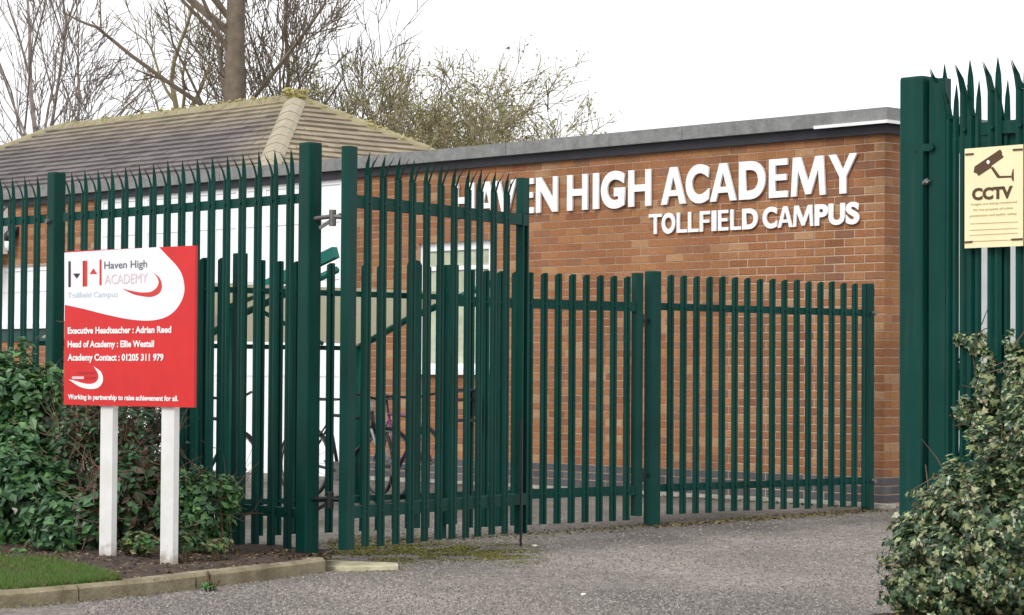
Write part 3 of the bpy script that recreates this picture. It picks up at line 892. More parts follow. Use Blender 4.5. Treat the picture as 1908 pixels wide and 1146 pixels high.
def letter(ch, x0, x1, yref, z0, z1, parent, off, thick, st, mtl):
    hgt = z1 - z0
    a0, a1 = WALL.a(x0, yref), WALL.a(x1, yref)
    W = abs(a1 - a0) / hgt; sg_ = 1 if a1 > a0 else -1
    f = lambda u, v, w_: WALL.p(a0 + sg_ * u * hgt, z0 + v * hgt, sgn * w_)
    polys = glyph(ch, W, st)
    import bmesh
    bm_ = bmesh.new()
    def ext(loops):
        for w_ in (off, off + thick):
            pass
    if ch == 'A':
        outer, (hx0, hx1, hy, hap) = polys
        # outer split by the counter: left half and right half joined along the middle
        xm = W / 2
        L_ = [outer[0], outer[1], outer[2], (xm, outer[2][1]), (xm, hy), (hx0, hy), (xm, hap), (xm, 1), outer[7]]
        R_ = [(W - x, y) for x, y in L_][::-1]
        polys = [L_, R_]
    for pl in polys:
        pv0 = [bm_.verts.new(f(u, v, off)) for u, v in pl]; pv1 = [bm_.verts.new(f(u, v, off + thick)) for u, v in pl]
        bm_.faces.new(pv0[::-1]); bm_.faces.new(pv1)
        for q in range(len(pl)):
            q2 = (q + 1) % len(pl)
            bm_.faces.new((pv0[q], pv0[q2], pv1[q2], pv1[q]))
    bmesh.ops.remove_doubles(bm_, verts=bm_.verts, dist=.0004)
    # drop inner walls shared by two pieces
    inner = [fc for fc in bm_.faces if len(fc.verts) == 4 and all(len(e.link_faces) > 2 for e in fc.edges if abs((e.verts[0].co - e.verts[1].co).normalized().dot(WALL.n)) < .5)]
    bmesh.ops.triangulate(bm_, faces=[fc for fc in bm_.faces if len(fc.verts) > 4])
    bmesh.ops.recalc_face_normals(bm_, faces=bm_.faces)
    me = bpy.data.meshes.new('letter'); bm_.to_mesh(me); bm_.free()
    me.materials.append(mtl); me.transform(Matrix.Translation(-wloc(parent)))
    return place('letter', me, parent, wloc(parent))
for lst, par, z0, z1, th, st, bold, yr, of in ((big, NB, 2.82, 3.172, .020, .208, .046, 340, .014), (small, SB, 2.547, 2.738, .014, .20, .044, 420, .012)):
    for ch, x0, x1 in lst:
        if ch in 'CGDOPUS':
            ov = (z1 - z0) * (.022 if ch in 'CGOS' else .012 if ch == 'U' else 0)
            text_on(WALL, ch, x0, x1, yr, z0 - ov, z1 + (ov if ch != 'U' else 0), LW, par, sgn * of, th, bold, True, 'letter')
        else:
            letter(ch, x0, x1, yr, z0, z1, par, of, th, st, LW)

# ------------------------------------------------------------------ palisade parts
def pale_mesh(h, w_=.066, spiked=True, tip=.15):
    """W section pale, local x along the fence, -y to the outside"""
    mb = MB(); th = .0035
    prof = [(-.5, .012), (-.36, -.004), (-.16, -.004), (0, .012), (.16, -.004), (.36, -.004), (.5, .012)]
    prof = [(x * w_, y) for x, y in prof]
    loop = [(x, y) for x, y in prof] + [(x, y + th) for x, y in prof[::-1]]
    hb = h - (tip if spiked else 0)
    if not spiked:
        cc = [.25, .06, 0, 0, 0, .06, .25]
        cc = [c * w_ for c in cc]; cl = cc + cc[::-1]
        mb.quadstrip([[(x, y, 0) for x, y in loop], [(x, y, h - c) for (x, y), c in zip(loop, cl)]])
        return mb
    mb.quadstrip([[(x, y, 0) for x, y in loop], [(x, y, hb) for x, y in loop]])
    def prong(i0, i1, dx, dy, ht, bend):
        seg = prof[i0:i1 + 1]
        xm = (seg[0][0] + seg[-1][0]) / 2; ym = sum(p[1] for p in seg) / len(seg)
        rings = []
        for f, s in ((0, 1), (.5, .80), (1, .10)):
            bx, by = dx * f ** bend, dy * f ** bend
            rings.append([(xm + (x - xm) * s + bx, ym + (y - ym) * s + by, hb - .001 + ht * f) for x, y in (seg[0], seg[-1])] +
                         [(xm + (x - xm) * s + bx, ym + (y + th - ym) * s + by, hb - .001 + ht * f) for x, y in (seg[-1], seg[0])])
        mb.quadstrip(rings)
    prong(0, 2, -.014, -.030, tip * .9, 1.5)
    prong(2, 4, .0, -.075, tip * .85, 1.6)
    prong(4, 6, .014, -.020, tip, 1.5)
    return mb
def rail(mb, plane, a0, a1, z, h=.055, off=.017, d=.035, bolts=None):
    """angle rail just behind the pales: upright flange, ledge along its top"""
    sg = 1 if (CAM - plane.o).dot(plane.n) > 0 else -1
    for (y0, y1, z0, z1) in ((off, off + .006, z - h / 2, z + h / 2), (off + .006, off + d, z + h / 2 - .006, z + h / 2)):
        b = len(mb.v)
        for a in (a0, a1):
            for (y, zz) in ((y0, z0), (y1, z0), (y1, z1), (y0, z1)): mb.v.append(tuple(plane.p(a, zz, -sg * y)))
        for q in ((0, 1, 2, 3), (7, 6, 5, 4), (0, 4, 5, 1), (1, 5, 6, 2), (2, 6, 7, 3), (3, 7, 4, 0)): mb.f.append(tuple(b + i for i in q))
    return mb
def oriented_box(mb, plane, a0, a1, y0, y1, z0, z1):
    b = len(mb.v)
    for z in (z0, z1):
        for (a, y) in ((a0, y0), (a1, y0), (a1, y1), (a0, y1)): mb.v.append(tuple(plane.p(a, z, y)))
    for q in ((0, 3, 2, 1), (4, 5, 6, 7), (0, 1, 5, 4), (1, 2, 6, 5), (2, 3, 7, 6), (3, 0, 4, 7)): mb.f.append(tuple(b + i for i in q))
    return mb
def bolt_row(mb, plane, aa, z, out):
    for a in aa:
        p = plane.p(a, z, out * -.002); q = plane.p(a, z, out * .012)
        mb.tube([p, q], .009, 6)
def fence_side(plane):      # +1 if n points to the camera
    return 1 if (CAM - plane.o).dot(plane.n) > 0 else -1

SO = fence_side(OUT)        # -1: camera on the -n side
post_top_z = EYE + 1.433
def square_post(name, plane, a, s, z0, z1, parent=None, label=None, cat=None, group=None, off=0.0, cap=True, m=None):
    mb = MB(); h = s / 2; bv = .008
    prof = [(-h + bv, -h), (h - bv, -h), (h, -h + bv), (h, h - bv), (h - bv, h), (-h + bv, h), (-h, h - bv), (-h, -h + bv)]
    ring = lambda z, k=1.0: [plane.p(a + x * k, z, off + y * k) for x, y in prof]
    mb.quadstrip([ring(z0), ring(z1 - .012), ring(z1, .96)])
    o = add(name, mb, m or GREEN, parent, loc=plane.p(a, z0, off))
    if label: tag(o, label, cat, group)
    return o
pale_hi = pale_mesh(2.52, .072, True, .165).mesh('pale', GREEN)
pale_leaf = pale_mesh(2.46, .068, True, .16).mesh('pale', GREEN)
pale_in = pale_mesh(1.895, .068, False).mesh('pale', GREEN)
def pales(me, plane, aa, z, parent, out=None, name='pale'):
    """pales stand on the camera side of the rails"""
    s = fence_side(plane)
    for a in aa:
        rz = plane.ang if s < 0 else plane.ang + math.pi
        place(name, me, parent, plane.p(a, z + R.uniform(-.006, .006), 0), rz + R.uniform(-.02, .02),)

# left outer fence
FL = thing('palisade_fence', 'tall spiked green palisade fence behind the red school sign', 'fence', OUT.p(-2.4, .05))
aL = [-.2135 - .1686 * i for i in range(16)]
aL2 = [OUT.a(64) - .171 * i for i in range(9)]
pales(pale_hi, OUT, aL, .09, FL); pales(pale_hi, OUT, aL2, .09, FL)
aPost = OUT.a(90)
for z in (2.295, .325):
    for (x0, x1, bl) in ((aL[-1] - .12, -.06, aL), (aL2[-1] - .1, aL2[0] + .1, aL2)):
        mb = MB(); rail(mb, OUT, x0, x1, z, h=.062); bolt_row(mb, OUT, bl, z, SO)
        add('rail', mb, GREEN, FL)
square_post('post', OUT, aPost, .10, .0, EYE + 1.423, FL, off=.05)
mb = MB(); mb.tube([OUT.p(aPost, 2.27, -.01), OUT.p(aPost, 2.27, -.035)], .018, 8); add('bolt', mb, GALV, FL)

# gate posts
GPL = square_post('gate_post', OUT, 0, .108, 0.0, post_top_z, label='square green gate post standing on the kerb end left of the opening', cat='gate post', group='tall square gate posts')
GPR = square_post('gate_post', OUT, A_R, .136, 0.0, post_top_z, label='square green gate post beside the CCTV sign, ivy at its foot', cat='gate post', group='tall square gate posts')

# left leaf of the outer gate (open inwards)
P1 = at(648, 690, 14.86); P2 = at(972, 690, 16.62)
LF = VPlane(P1, (P2.x - P1.x, P2.y - P1.y))
LFLEN = (P2 - P1).length
SL = fence_side(LF)
GL = thing('gate_leaf', 'tall spiked green gate leaf swung inwards from the left gate post', 'gate', LF.p(0, 0))
def stile(parent, plane, a, w_, z0, z1, off=0.0, d=.06, name='stile'):
    mb = MB(); oriented_box(mb, plane, a - w_ / 2, a + w_ / 2, off - d / 2, off + d / 2, z0, z1)
    return add(name, mb, GREEN, parent, loc=plane.p(a, z0, off))
stile(GL, LF, 0, .085, .12, 2.6); mb = MB()
yy = sorted((SL * -.03, SL * -.022)); oriented_box(mb, LF, LFLEN - .038, LFLEN + .038, yy[0], yy[1], .11, 2.555)
for e_ in (-1, 1):
    a_e = LFLEN + e_ * .031; yy = sorted((SL * -.022, SL * .03)); oriented_box(mb, LF, a_e - .007, a_e + .007, yy[0], yy[1], .11, 2.555)
for zc_ in (.347, 2.266):
    yy = sorted((SL * -.0215, SL * .029)); oriented_box(mb, LF, LFLEN - .0235, LFLEN + .0235, yy[0], yy[1], zc_ - .04, zc_ + .04)
yy = sorted((SL * -.0215, SL * .029)); oriented_box(mb, LF, LFLEN - .0235, LFLEN + .0235, yy[0], yy[1], 2.31, 2.554)
add('stile', mb, GREEN, GL)
pxs = [684, 712.5, 740.5, 767, 794, 820, 845, 870.5, 893, 919, 943]
LFo = VPlane(LF.p(0, 0, SL * .030), LF.d)
al = [LFo.a(x) for x in pxs]
s_ = -SL
for i, a in enumerate(al):
    rz = LF.ang if SL < 0 else LF.ang + math.pi
    place('pale', pale_leaf, GL, LF.p(a, .125 + R.uniform(-.005, .005), SL * .036), rz + R.uniform(-.02, .02))
for z in (2.266, .347):
    mb = MB(); oriented_box(mb, LF, .043, LFLEN - .038, -.025, .025, z - .038, z + .038); bolt_row(mb, LF, al, z, SL * 3.4)
    add('rail', mb, GREEN, GL)
mb = MB(); mb.tube([LF.p(LFLEN - .08, .9, SL * .05), LF.p(LFLEN - .08, .03, SL * .05)], .009, 8); add('drop_bolt', mb, BLACK, GL)
# hinge between left gate post and leaf
for z in (2.16, .42):
    mb = MB()
    p0 = OUT.p(.05, z, -.0); p1 = LF.p(-.02, z, 0)
    mb.tube([p0, p0.lerp(p1, .5) + Vector((0, 0, .01)), p1], .014, 8)
    mb.tube([p0.lerp(p1, .55) + Vector((0, 0, -.05)), p0.lerp(p1, .55) + Vector((0, 0, .05))], .022, 8)
    bars(mb, p0.lerp(p1, .15) + Vector((0, 0, -.06)), p0.lerp(p1, .8) + Vector((0, 0, .02)), .012, .02)
    add('hinge', mb, GALV if z > 1 else BLACK, GL)

# right outer fence, its folded back gate leaf
FRT = thing('palisade_fence', 'short stretch of spiked green palisade fence holding the CCTV sign', 'fence', OUT.p(A_R + .6, .1))
ar = [A_R + .122] + [A_R + .27 + .158 * i for i in range(9)]
pale_r = pale_mesh(2.585, .080, True, .15).mesh('pale', GREEN)
pales(pale_r, OUT, ar, .1, FRT)
for z in (2.365, .4):
    mb = MB(); rail(mb, OUT, A_R + .08, A_R + 1.9, z, h=.06); bolt_row(mb, OUT, ar, z, SO); add('rail', mb, GREEN, FRT)
GRP = OUT.p(A_R + .112, 0, .0)
dleaf = Matrix.Rotation(math.radians(11), 3, 'Z') @ OUT.d
RLF = VPlane(GRP, (dleaf.x, dleaf.y))
GR = thing('gate_leaf', 'spiked green gate leaf folded back behind the CCTV fence', 'gate', RLF.p(0, 0))
stile(GR, RLF, 0.01, .085, .12, post_top_z - .015)
arl = [.085] + [.200 + .146 * i for i in range(10)]
SR = fence_side(RLF)
for a in arl:
    place('pale', pale_leaf, GR, RLF.p(a, .13 + R.uniform(-.01, .01), SR * .036), (RLF.ang if SR < 0 else RLF.ang + math.pi) + R.uniform(-.02, .02))
for z in (2.30, .35):
    mb = MB(); oriented_box(mb, RLF, .038, 1.75, -.025, .025, z - .038, z + .038); add('rail', mb, GREEN, GR)
stile(GR, RLF, 1.8, .075, .12, 2.56)
mb = MB()
h0 = OUT.p(A_R + .02, EYE + 1.09, SO * .066); h1 = RLF.p(-.01, EYE + 1.09, SR * .034)
bars(mb, h0, h1, .02, .035); mb.tube([h1 + Vector((0, 0, 0)), h1 + RLF.n * (SR * .02)], .012, 8)
add('hinge', mb, GREEN, GR)
mb = MB()
h0 = OUT.p(A_R + .064, EYE + .92, SO * .05); mb.tube([h0, h0 + OUT.d * .02 + Vector((0, 0, .012)), h0 + OUT.d * .03], .014, 6)
add('bolt', mb, GALV, GR)

# ------------------------------------------------------------------ inner fence line
SI = fence_side(INNER)
def ia(px): return INNER.a(px)
IH0, IR_T, IR_B = .105, 1.745, .315
FI = thing('palisade_fence', 'low green palisade fence running from the inner post to the brick corner', 'fence', INNER.p(-1.2, .03))
ai = [ia(x) for x in (1250.8, 1274.8, 1298.9, 1323, 1347, 1370.6, 1393.7, 1417, 1440.5, 1462.7, 1485.9, 1507.6, 1529.9, 1551, 1573, 1594, 1614)]
pales(pale_in, INNER, ai, IH0, FI)
def inner_rail(parent, a0, a1, z, bolts, h=.058):
    mb = MB(); rail(mb, INNER, min(a0, a1), max(a0, a1), z, h=h); bolt_row(mb, INNER, bolts, z, SI); return add('rail', mb, GREEN, parent)
a_end = ia(1627)
for z in (IR_T, IR_B): inner_rail(FI, a_end, ia(1232), z, ai)
square_post('post', INNER, a_end + .0, .085, .05, 2.0, FI, off=-SI * .06)
for z in (IR_T, IR_B):
    mb = MB(); mb.tube([INNER.p(a_end, z, SI * .0), INNER.p(a_end, z, SI * .03)], .02, 8); add('bolt', mb, GALV, FI)
mb = MB(); bars(mb, INNER.p(a_end + .35, .25, -SI * .5), INNER.p(a_end - .05, .12, -SI * .05), .02, .02)
GPI = square_post('gate_post', INNER, ia(1216), .10, .0, 2.02, label='short green post between the low inner gate and the low fence', cat='gate post')

GI = thing('gate_leaf', 'closed low green gate left of the short inner post', 'gate', INNER.p(ia(1010), 0))
a_hi, a_lo = ia(1187), ia(840)
stile(GI, INNER, a_hi, .07, IH0, 2.0); stile(GI, INNER, a_lo, .09, IH0, 2.0)
INo = VPlane(INNER.p(0, 0, SI * .030), INNER.d)
ag = [INo.a(x) for x in (1014, 1040.5, 1066.6, 1092.5, 1118.5, 1143.6, 1168.7)]
step = ag[0] - ag[1]
ag += [ag[0] + step * i for i in range(1, 20) if ag[0] + step * i < a_lo - .09]
for a in ag:
    place('pale', pale_in, GI, INNER.p(a, IH0 - .03, SI * .036), (INNER.ang if SI < 0 else INNER.ang + math.pi) + R.uniform(-.02, .02))
for z in (IR_T - .01, IR_B - .01):
    mb = MB(); oriented_box(mb, INNER, a_hi + .036, a_lo - .046, -.025, .025, z - .036, z + .036); bolt_row(mb, INNER, ag, z, SI * 3.4); add('rail', mb, GREEN, GI)
for z in (1.63, .42):
    mb = MB(); bars(mb, INNER.p(a_hi - .02, z, 0), INNER.p(ia(1216) + .04, z, 0), .02, .03); mb.tube([INNER.p(a_hi - .05, z - .05, 0), INNER.p(a_hi - .05, z + .05, 0)], .018, 8); add('hinge', mb, BLACK, GI)
al_ = INNER.a(877); zl = INNER.hit(877, 750)[1]
mb = MB(); oriented_box(mb, INNER, al_ - .03, al_ + .03, min(SI * .05, SI * .09), max(SI * .05, SI * .09), zl - .1, zl + .09); add('lock', mb, BLACK, GI)
for y in (727, 745, 783):
    mb = MB(); z = INNER.hit(858, y)[1]; oriented_box(mb, INNER, al_ - .02, a_lo + .02, min(SI * .045, SI * .06), max(SI * .045, SI * .06), z - .012, z + .012)
    add('slide_bar', mb, BLACK, GI)

FI2 = thing('palisade_fence', 'low green palisade fence seen through the open gate and the left fence', 'fence', INNER.p(ia(640), 0))
a2 = [ia(x) for x in (797, 741, 710, 681, 650, 617, 584, 553, 521, 487, 450, 414, 380, 352)]
pales(pale_in, INNER, a2, IH0 - .02, FI2)
for z in (IR_T + .02, IR_B): inner_rail(FI2, ia(826), ia(345), z, a2, .04)
mb = MB(); aw = ia(766); zt = 2.02
mb.prism([(aw - .055, .09), (aw + .055, .09), (aw + .055, zt - .035), (aw + .03, zt), (aw - .03, zt), (aw - .055, zt - .035)], -.02, .02, lambda u, v, w_: INNER.p(u, v, w_ + SI * .03))
add('post', mb, GREEN, FI2)
square_post('post', INNER, ia(838) + .03, .07, 0, 2.0, FI2, off=-SI * .06)
square_post('post', INNER, ia(455), .08, 0, 2.02, FI2, off=-SI * .06)

# ------------------------------------------------------------------ cycle shelter
SHP = at(665, 690, 22.0); nD = Vector((-0.723, -0.691, 0)).normalized(); uD = -UW
SH = thing('cycle_shelter', 'green framed cycle shelter with cream sloping roof behind the low fence', 'shelter', Vector((SHP.x, SHP.y, .03)))
zlow = at(665, 645, 22.0).z
def shp(a, b_, z): return Vector((SHP.x, SHP.y, 0)) + nD * a + uD * b_ + Vector((0, 0, z))
LEN = 1.85; DEP = 1.44; zhi = zlow + .43
for a in (0, LEN):
    mb = MB(); mb.tube([shp(a, 0, 0), shp(a, 0, zlow)], .055, 10); add('post', mb, GREEN2, SH, True)
    mb = MB(); mb.tube([shp(a, 0, zlow - .02), shp(a, DEP * .5, (zlow + zhi) / 2 + .03), shp(a, DEP + .5, zhi + .15)], .03, 8); add('roof_arm', mb, GREEN2, SH, True)
for (b_, z) in ((0, zlow), (DEP, zhi)):
    mb = MB(); bars(mb, shp(-.1, b_, z - .02), shp(LEN + 1.6, b_, z - .02), .04, .04); add('beam', mb, GREEN, SH)
mb = MB(); rings = []
for i in range(7):
    f_ = i / 6
    rings.append([shp(-.08, DEP * f_, zlow + (zhi - zlow) * f_ + .05 * math.sin(math.pi * f_) + .03), shp(LEN + 1.5, DEP * f_, zlow + (zhi - zlow) * f_ + .05 * math.sin(math.pi * f_) + .03),
                  shp(LEN + 1.5, DEP * f_, zlow + (zhi - zlow) * f_ + .05 * math.sin(math.pi * f_) + .024), shp(-.08, DEP * f_, zlow + (zhi - zlow) * f_ + .05 * math.sin(math.pi * f_) + .024)])
mb.quadstrip(rings); add('roof', mb, SHEET, SH)
# nearer tall frame
q0 = at(427, 690, 20.0); SH2 = thing('cycle_shelter', 'tall green shelter frame with rising arm seen behind the left gate post', 'shelter', Vector((q0.x, q0.y, .02)))
ztop = at(427, 566, 20.0).z
tipp = at(626, 470, 19.3)
mb = MB(); mb.tube([(q0.x, q0.y, .0), (q0.x, q0.y, ztop)], .05, 12); add('post', mb, GREEN2, SH2, True)
pa = Vector((q0.x, q0.y, ztop)); mb = MB(); bars(mb, pa + (pa - tipp).normalized() * .1, tipp, .06, .09); add('roof_arm', mb, GREEN2, SH2)
q1 = at(382, 690, 20.6)
mb = MB(); mb.tube([(q1.x, q1.y, .0), (q1.x, q1.y, ztop - .15)], .035, 10); add('post', mb, GREEN2, SH2, True)
mb = MB(); mb.tube([at(478, 575, 20.2), at(600, 640, 21.0)], .02, 8); add('brace', mb, GREEN2, SH2, True)
mb = MB(); bars(mb, at(350, 574, 20.6), at(450, 576, 20.0), .04, .05); add('beam', mb, GREEN, SH2)

# ------------------------------------------------------------------ bicycles
def bicycle(loc, rz, col, label, accent=None, lean=0.06):
    t = thing('bicycle', label, 'bicycle', loc, 'bicycles parked under the shelter')
    T = Matrix.Translation(loc) @ Matrix.Rotation(rz, 4, 'Z') @ Matrix.Rotation(lean, 4, 'X')
    P = lambda x, y, z: T @ Vector((x, y, z))
    fm = mat('bicycle_paint', col, .35); am = mat('bicycle_accent', accent or col, .4)
    r = .335
    for wx in (-.52, .52):
        mb = MB(); n_ = 28
        rings = []
        for i in range(n_ + 1):
            th = 2 * math.pi * i / n_
            rings.append([P(wx + math.cos(th) * (r + .018 * math.cos(k_)), .018 * math.sin(k_), r + .02 + math.sin(th) * (r + .018 * math.cos(k_))) for k_ in [2 * math.pi * j / 6 for j in range(6)]])
        mb.quadstrip(rings, True, False)
        wo_ = add('wheel', mb, RUBBER, t, True)
        mb = MB(); rings = []
        for i in range(n_ + 1):
            th = 2 * math.pi * i / n_
            rings.append([P(wx + math.cos(th) * (r - .022 + dx), dy, r + .02 + math.sin(th) * (r - .022 + dx)) for dx, dy in ((-.008, -.01), (.008, -.01), (.008, .01), (-.008, .01))])
        mb.quadstrip(rings, True, False); add('rim', mb, GALV, wo_)
        mb = MB()
        for i in range(16):
            th = 2 * math.pi * i / 16
            mb.tube([P(wx, .02 * (-1) ** i, r + .02), P(wx + math.cos(th) * (r - .025), 0, r + .02 + math.sin(th) * (r - .025))], .0018, 3)
        mb.tube([P(wx, -.04, r + .02), P(wx, .04, r + .02)], .018, 8)
        add('spokes', mb, GALV, wo_)
    mb = MB()
    rear, frontw, bb, seat, head, headt = (-.52, 0, r + .02), (.52, 0, r + .02), (-.08, 0, .29), (-.24, 0, .80), (.34, 0, .66), (.31, 0, .84)
    for a, b_, rr_ in ((bb, seat, .016), (seat, (.33, 0, .78), .015), (bb, head, .018), (head, headt, .019), (rear, bb, .010), (rear, (-.22, 0, .74), .009)):
        if a == rear:
            for s in (-.04, .04): mb.tube([P(a[0], s, a[2]), P(b_[0], s * .4, b_[2])], rr_, 6)
        else: mb.tube([P(*a), P(*b_)], rr_, 8)
    add('frame', mb, fm, t, True)
    mb = MB()
    for s in (-.045, .045): mb.tube([P(.335, s * .6, .68), P(.40, s, .58), P(.52, s, r + .02)], .012, 6)
    mb.tube([P(.305, 0, .84), P(.295, 0, .96)], .012, 6); add('fork', mb, am, t, True)
    mb = MB(); mb.tube([P(.25, -.29, 1.0), P(.33, -.2, .985), P(.32, 0, .96), P(.33, .2, .985), P(.25, .29, 1.0)], .012, 8); add('handlebar', mb, BLACK, t, True)
    mb = MB(); mb.tube([P(-.24, 0, .78), P(-.265, 0, .93)], .012, 6)
    mb.quadstrip([[P(-.40, -.07, .93), P(-.40, .07, .93), P(-.40, .07, .96), P(-.40, -.07, .96)], [P(-.28, -.06, .93), P(-.28, .06, .93), P(-.28, .06, .955), P(-.28, -.06, .955)], [P(-.12, -.02, .935), P(-.12, .02, .935), P(-.12, .015, .955), P(-.12, -.015, .955)]])
    add('saddle', mb, BLACK, t)
    mb = MB(); mb.tube([P(-.08, -.03, .29), P(-.08, -.05, .29)], .09, 16); mb.tube([P(-.08, .06, .29), P(.05, .06, .2)], .009, 6); mb.tube([P(-.08, -.06, .29), P(-.21, -.06, .38)], .009, 6)
    mb.box((0, 0, 0), (.001, .001, .001)) if False else None
    add('crank', mb, GALV, t)
    return t
def gl(px, py): p = gp(px, py, .02); return Vector((p.x, p.y, .02))
bz = math.atan2(uD.y, uD.x)
bicycle(gl(752, 930), bz - .25, (.13, .03, .11), 'purple bicycle with red fork parked by the brick wall beyond the gate leaf', (.3, .04, .03))
bicycle(gl(640, 938), bz + .1, (.02, .02, .025), 'black bicycle parked just right of the left gate post', (.6, .6, .6), -.05)
bicycle(gl(395, 950), bz - .12, (.03, .08, .09), 'dark teal bicycle parked behind the fence beside the red sign', (.1, .1, .1))

# ------------------------------------------------------------------ school sign
sl, sr = at(121, 690, 14.62), at(364, 690, 13.84)
SG = VPlane(sl, (sr.x - sl.x, sr.y - sl.y)); SS = fence_side(SG)
SIGN = thing('school_sign', 'red and white school notice board on two white posts', 'sign', SG.p(SG.a(250), .08))
b0, b1 = SG.a(121.5), SG.a(364)
zt_, zb_ = (SG.hit(121, 469.5)[1] + SG.hit(363, 457)[1]) / 2, (SG.hit(122, 755)[1] + SG.hit(364, 758.5)[1]) / 2
mb = MB(); oriented_box(mb, SG, b0, b1, -.009, .009, zb_, zt_)
board = add('board', mb, SIGNRED, SIGN)
for (pxc, wd) in ((197, .092), (311, .092)):
    a = SG.a(pxc); mb = MB()
    w2 = 13.3 / (4500 / 14.2) / abs(SG.d.x * 1.0)
    oriented_box(mb, SG, a - w2, a + w2, -SS * .011 - (.04 if SS > 0 else 0), -SS * .011 + (0 if SS > 0 else .04), .05, zt_ - .03)
    pbase = SG.hit(pxc, 1000)
    add('post', mb, POSTW, SIGN)
def sign_poly(pts, m, name, layer, plane=SG, par=board, side=None, face=.009):
    side = SS if side is None else side
    mb = MB(); o = face + .0012 * layer
    q = [plane.hit(x, y) for x, y in pts]
    mb.prism(q, side * (o - .0010), side * o, lambda u, v, w_: plane.p(u, v, w_))
    me = mb.mesh(name, m)
    import bmesh
    bm_ = bmesh.new(); bm_.from_mesh(me); bmesh.ops.triangulate(bm_, faces=[f for f in bm_.faces if len(f.verts) > 4]); bm_.to_mesh(me); bm_.free()
    me.transform(Matrix.Translation(-wloc(par)))
    return place(name, me, par, wloc(par))
def smooth_poly(pts, n_=4, closed=False):
    out = []
    for i in range(len(pts) - 1):
        p0 = pts[max(i - 1, 0)]; p1 = pts[i]; p2 = pts[i + 1]; p3 = pts[min(i + 2, len(pts) - 1)]
        for k_ in range(n_):
            t_ = k_ / n_
            out.append(tuple(.5 * ((2 * p1[c]) + (-p0[c] + p2[c]) * t_ + (2 * p0[c] - 5 * p1[c] + 4 * p2[c] - p3[c]) * t_ ** 2 + (-p0[c] + 3 * p1[c] - 3 * p2[c] + p3[c]) * t_ ** 3) for c in (0, 1)))
    out.append(pts[-1]); return out
curve = smooth_poly([(298.5, 460.5), (316.8, 480), (331, 495), (341, 511), (345.6, 530), (345.6, 545), (341, 560), (331, 576), (317, 588), (299, 595), (275, 597.6), (240, 594.5), (197.7, 585.7), (157.6, 575.5), (122.5, 568)])
za = SG.hit(298.5, 460.5)
mbw = MB()
sign_poly([(122.5, 471)] + curve, SIGNWHITE, 'white_panel', 1)
sw = smooth_poly([(285.7, 507), (299.3, 517), (304.2, 531), (302, 543), (294, 550), (282, 553.4), (266, 551.7), (250.5, 548), (230, 537.7)]) + smooth_poly([(230, 537.7), (250.5, 542.6), (266, 544.9), (282, 544.2), (291, 539.5), (296.5, 532.5), (298.2, 524), (293.5, 514), (285.7, 507)])[1:-1]
sign_poly(sw, PRINTR, 'swoosh', 2)
sign_poly([(130, 487), (134.6, 486.8), (134.6, 535), (130, 535.2)], PRINTP, 'logo_bar', 2)
sign_poly([(156.7, 486), (160, 486), (160, 534), (156.7, 534.2)], PRINTM, 'logo_bar', 2)
sign_poly([(160.2, 486), (165.4, 485.7), (165.4, 533.6), (160.2, 534)], PRINTR, 'logo_bar', 2)
sign_poly([(188, 484), (192, 483.6), (192, 531.4), (188, 531.8)], PRINTR, 'logo_bar', 2)
sign_poly([(139, 510), (152.5, 509.6), (145.7, 519.6)], PRINTK, 'logo_triangle', 2)
sign_poly([(169.8, 511), (184, 510.6), (176.4, 500)], PRINTR, 'logo_triangle', 2)
def stext(body, x0, x1, yt0, yb0, yt1, yb1, m, bold, layer=2, plane=SG, par=board, face=.009, side=None):
    side = SS if side is None else side
    z1 = (plane.hit(x0, yt0)[1] + plane.hit(x1, yt1)[1]) / 2; z0 = (plane.hit(x0, yb0)[1] + plane.hit(x1, yb1)[1]) / 2
    text_on(plane, body, x0, x1, yb0, z0, z1, m, par, side * (face + .0012 * layer), .0008, bold, name='lettering')
stext('Haven High', 197, 277, 488, 501, 484.5, 498, PRINTG, .012)
stext('ACADEMY', 198, 278, 512, 530, 509, 527, PRINTPK, .0)
stext('Tollfield Campus', 129, 222, 545, 555, 543, 553, PRINTB, .0)
stext('Executive Headteacher : Adrian Reed', 129, 322, 611, 622, 607.5, 619.5, PRINTW, .035)
stext('Head of Academy : Ellie Westall', 129, 290, 636.5, 647.5, 634, 645.8, PRINTW, .035)
stext('Academy Contact : 01205 311 979', 129, 307.5, 661, 672.5, 659, 671, PRINTW, .035)
stext('Working in partnership to raise achievement for all.', 129.5, 335, 736.5, 745.3, 736.3, 745.3, PRINTW, .035)
sw2 = smooth_poly([(177, 682.8), (190.4, 692.5), (194.7, 704.7), (192.8, 714.5), (185.5, 722.5), (173.3, 725), (161, 723.7), (148.9, 719.4), (130.5, 707)]) + smooth_poly([(130.5, 707), (142.8, 709.5), (155, 713.3), (168.4, 715.5), (179, 713.3), (185, 707), (186, 699), (182.6, 691), (177, 682.8)])[1:-1]
sign_poly(sw2, PRINTW, 'swoosh', 2)
sign_poly([(137, 701.5), (159, 701.5), (159, 706.3), (137, 706.3)], PRINTPK, 'logo_strip', 2)
sign_poly([(146, 692.5), (178, 692.5), (178, 696.5), (146, 696.5)], PRINTM, 'logo_strip', 2)
sign_poly([(162, 702), (180, 702), (180, 706), (162, 706)], PRINTM, 'logo_strip', 2)

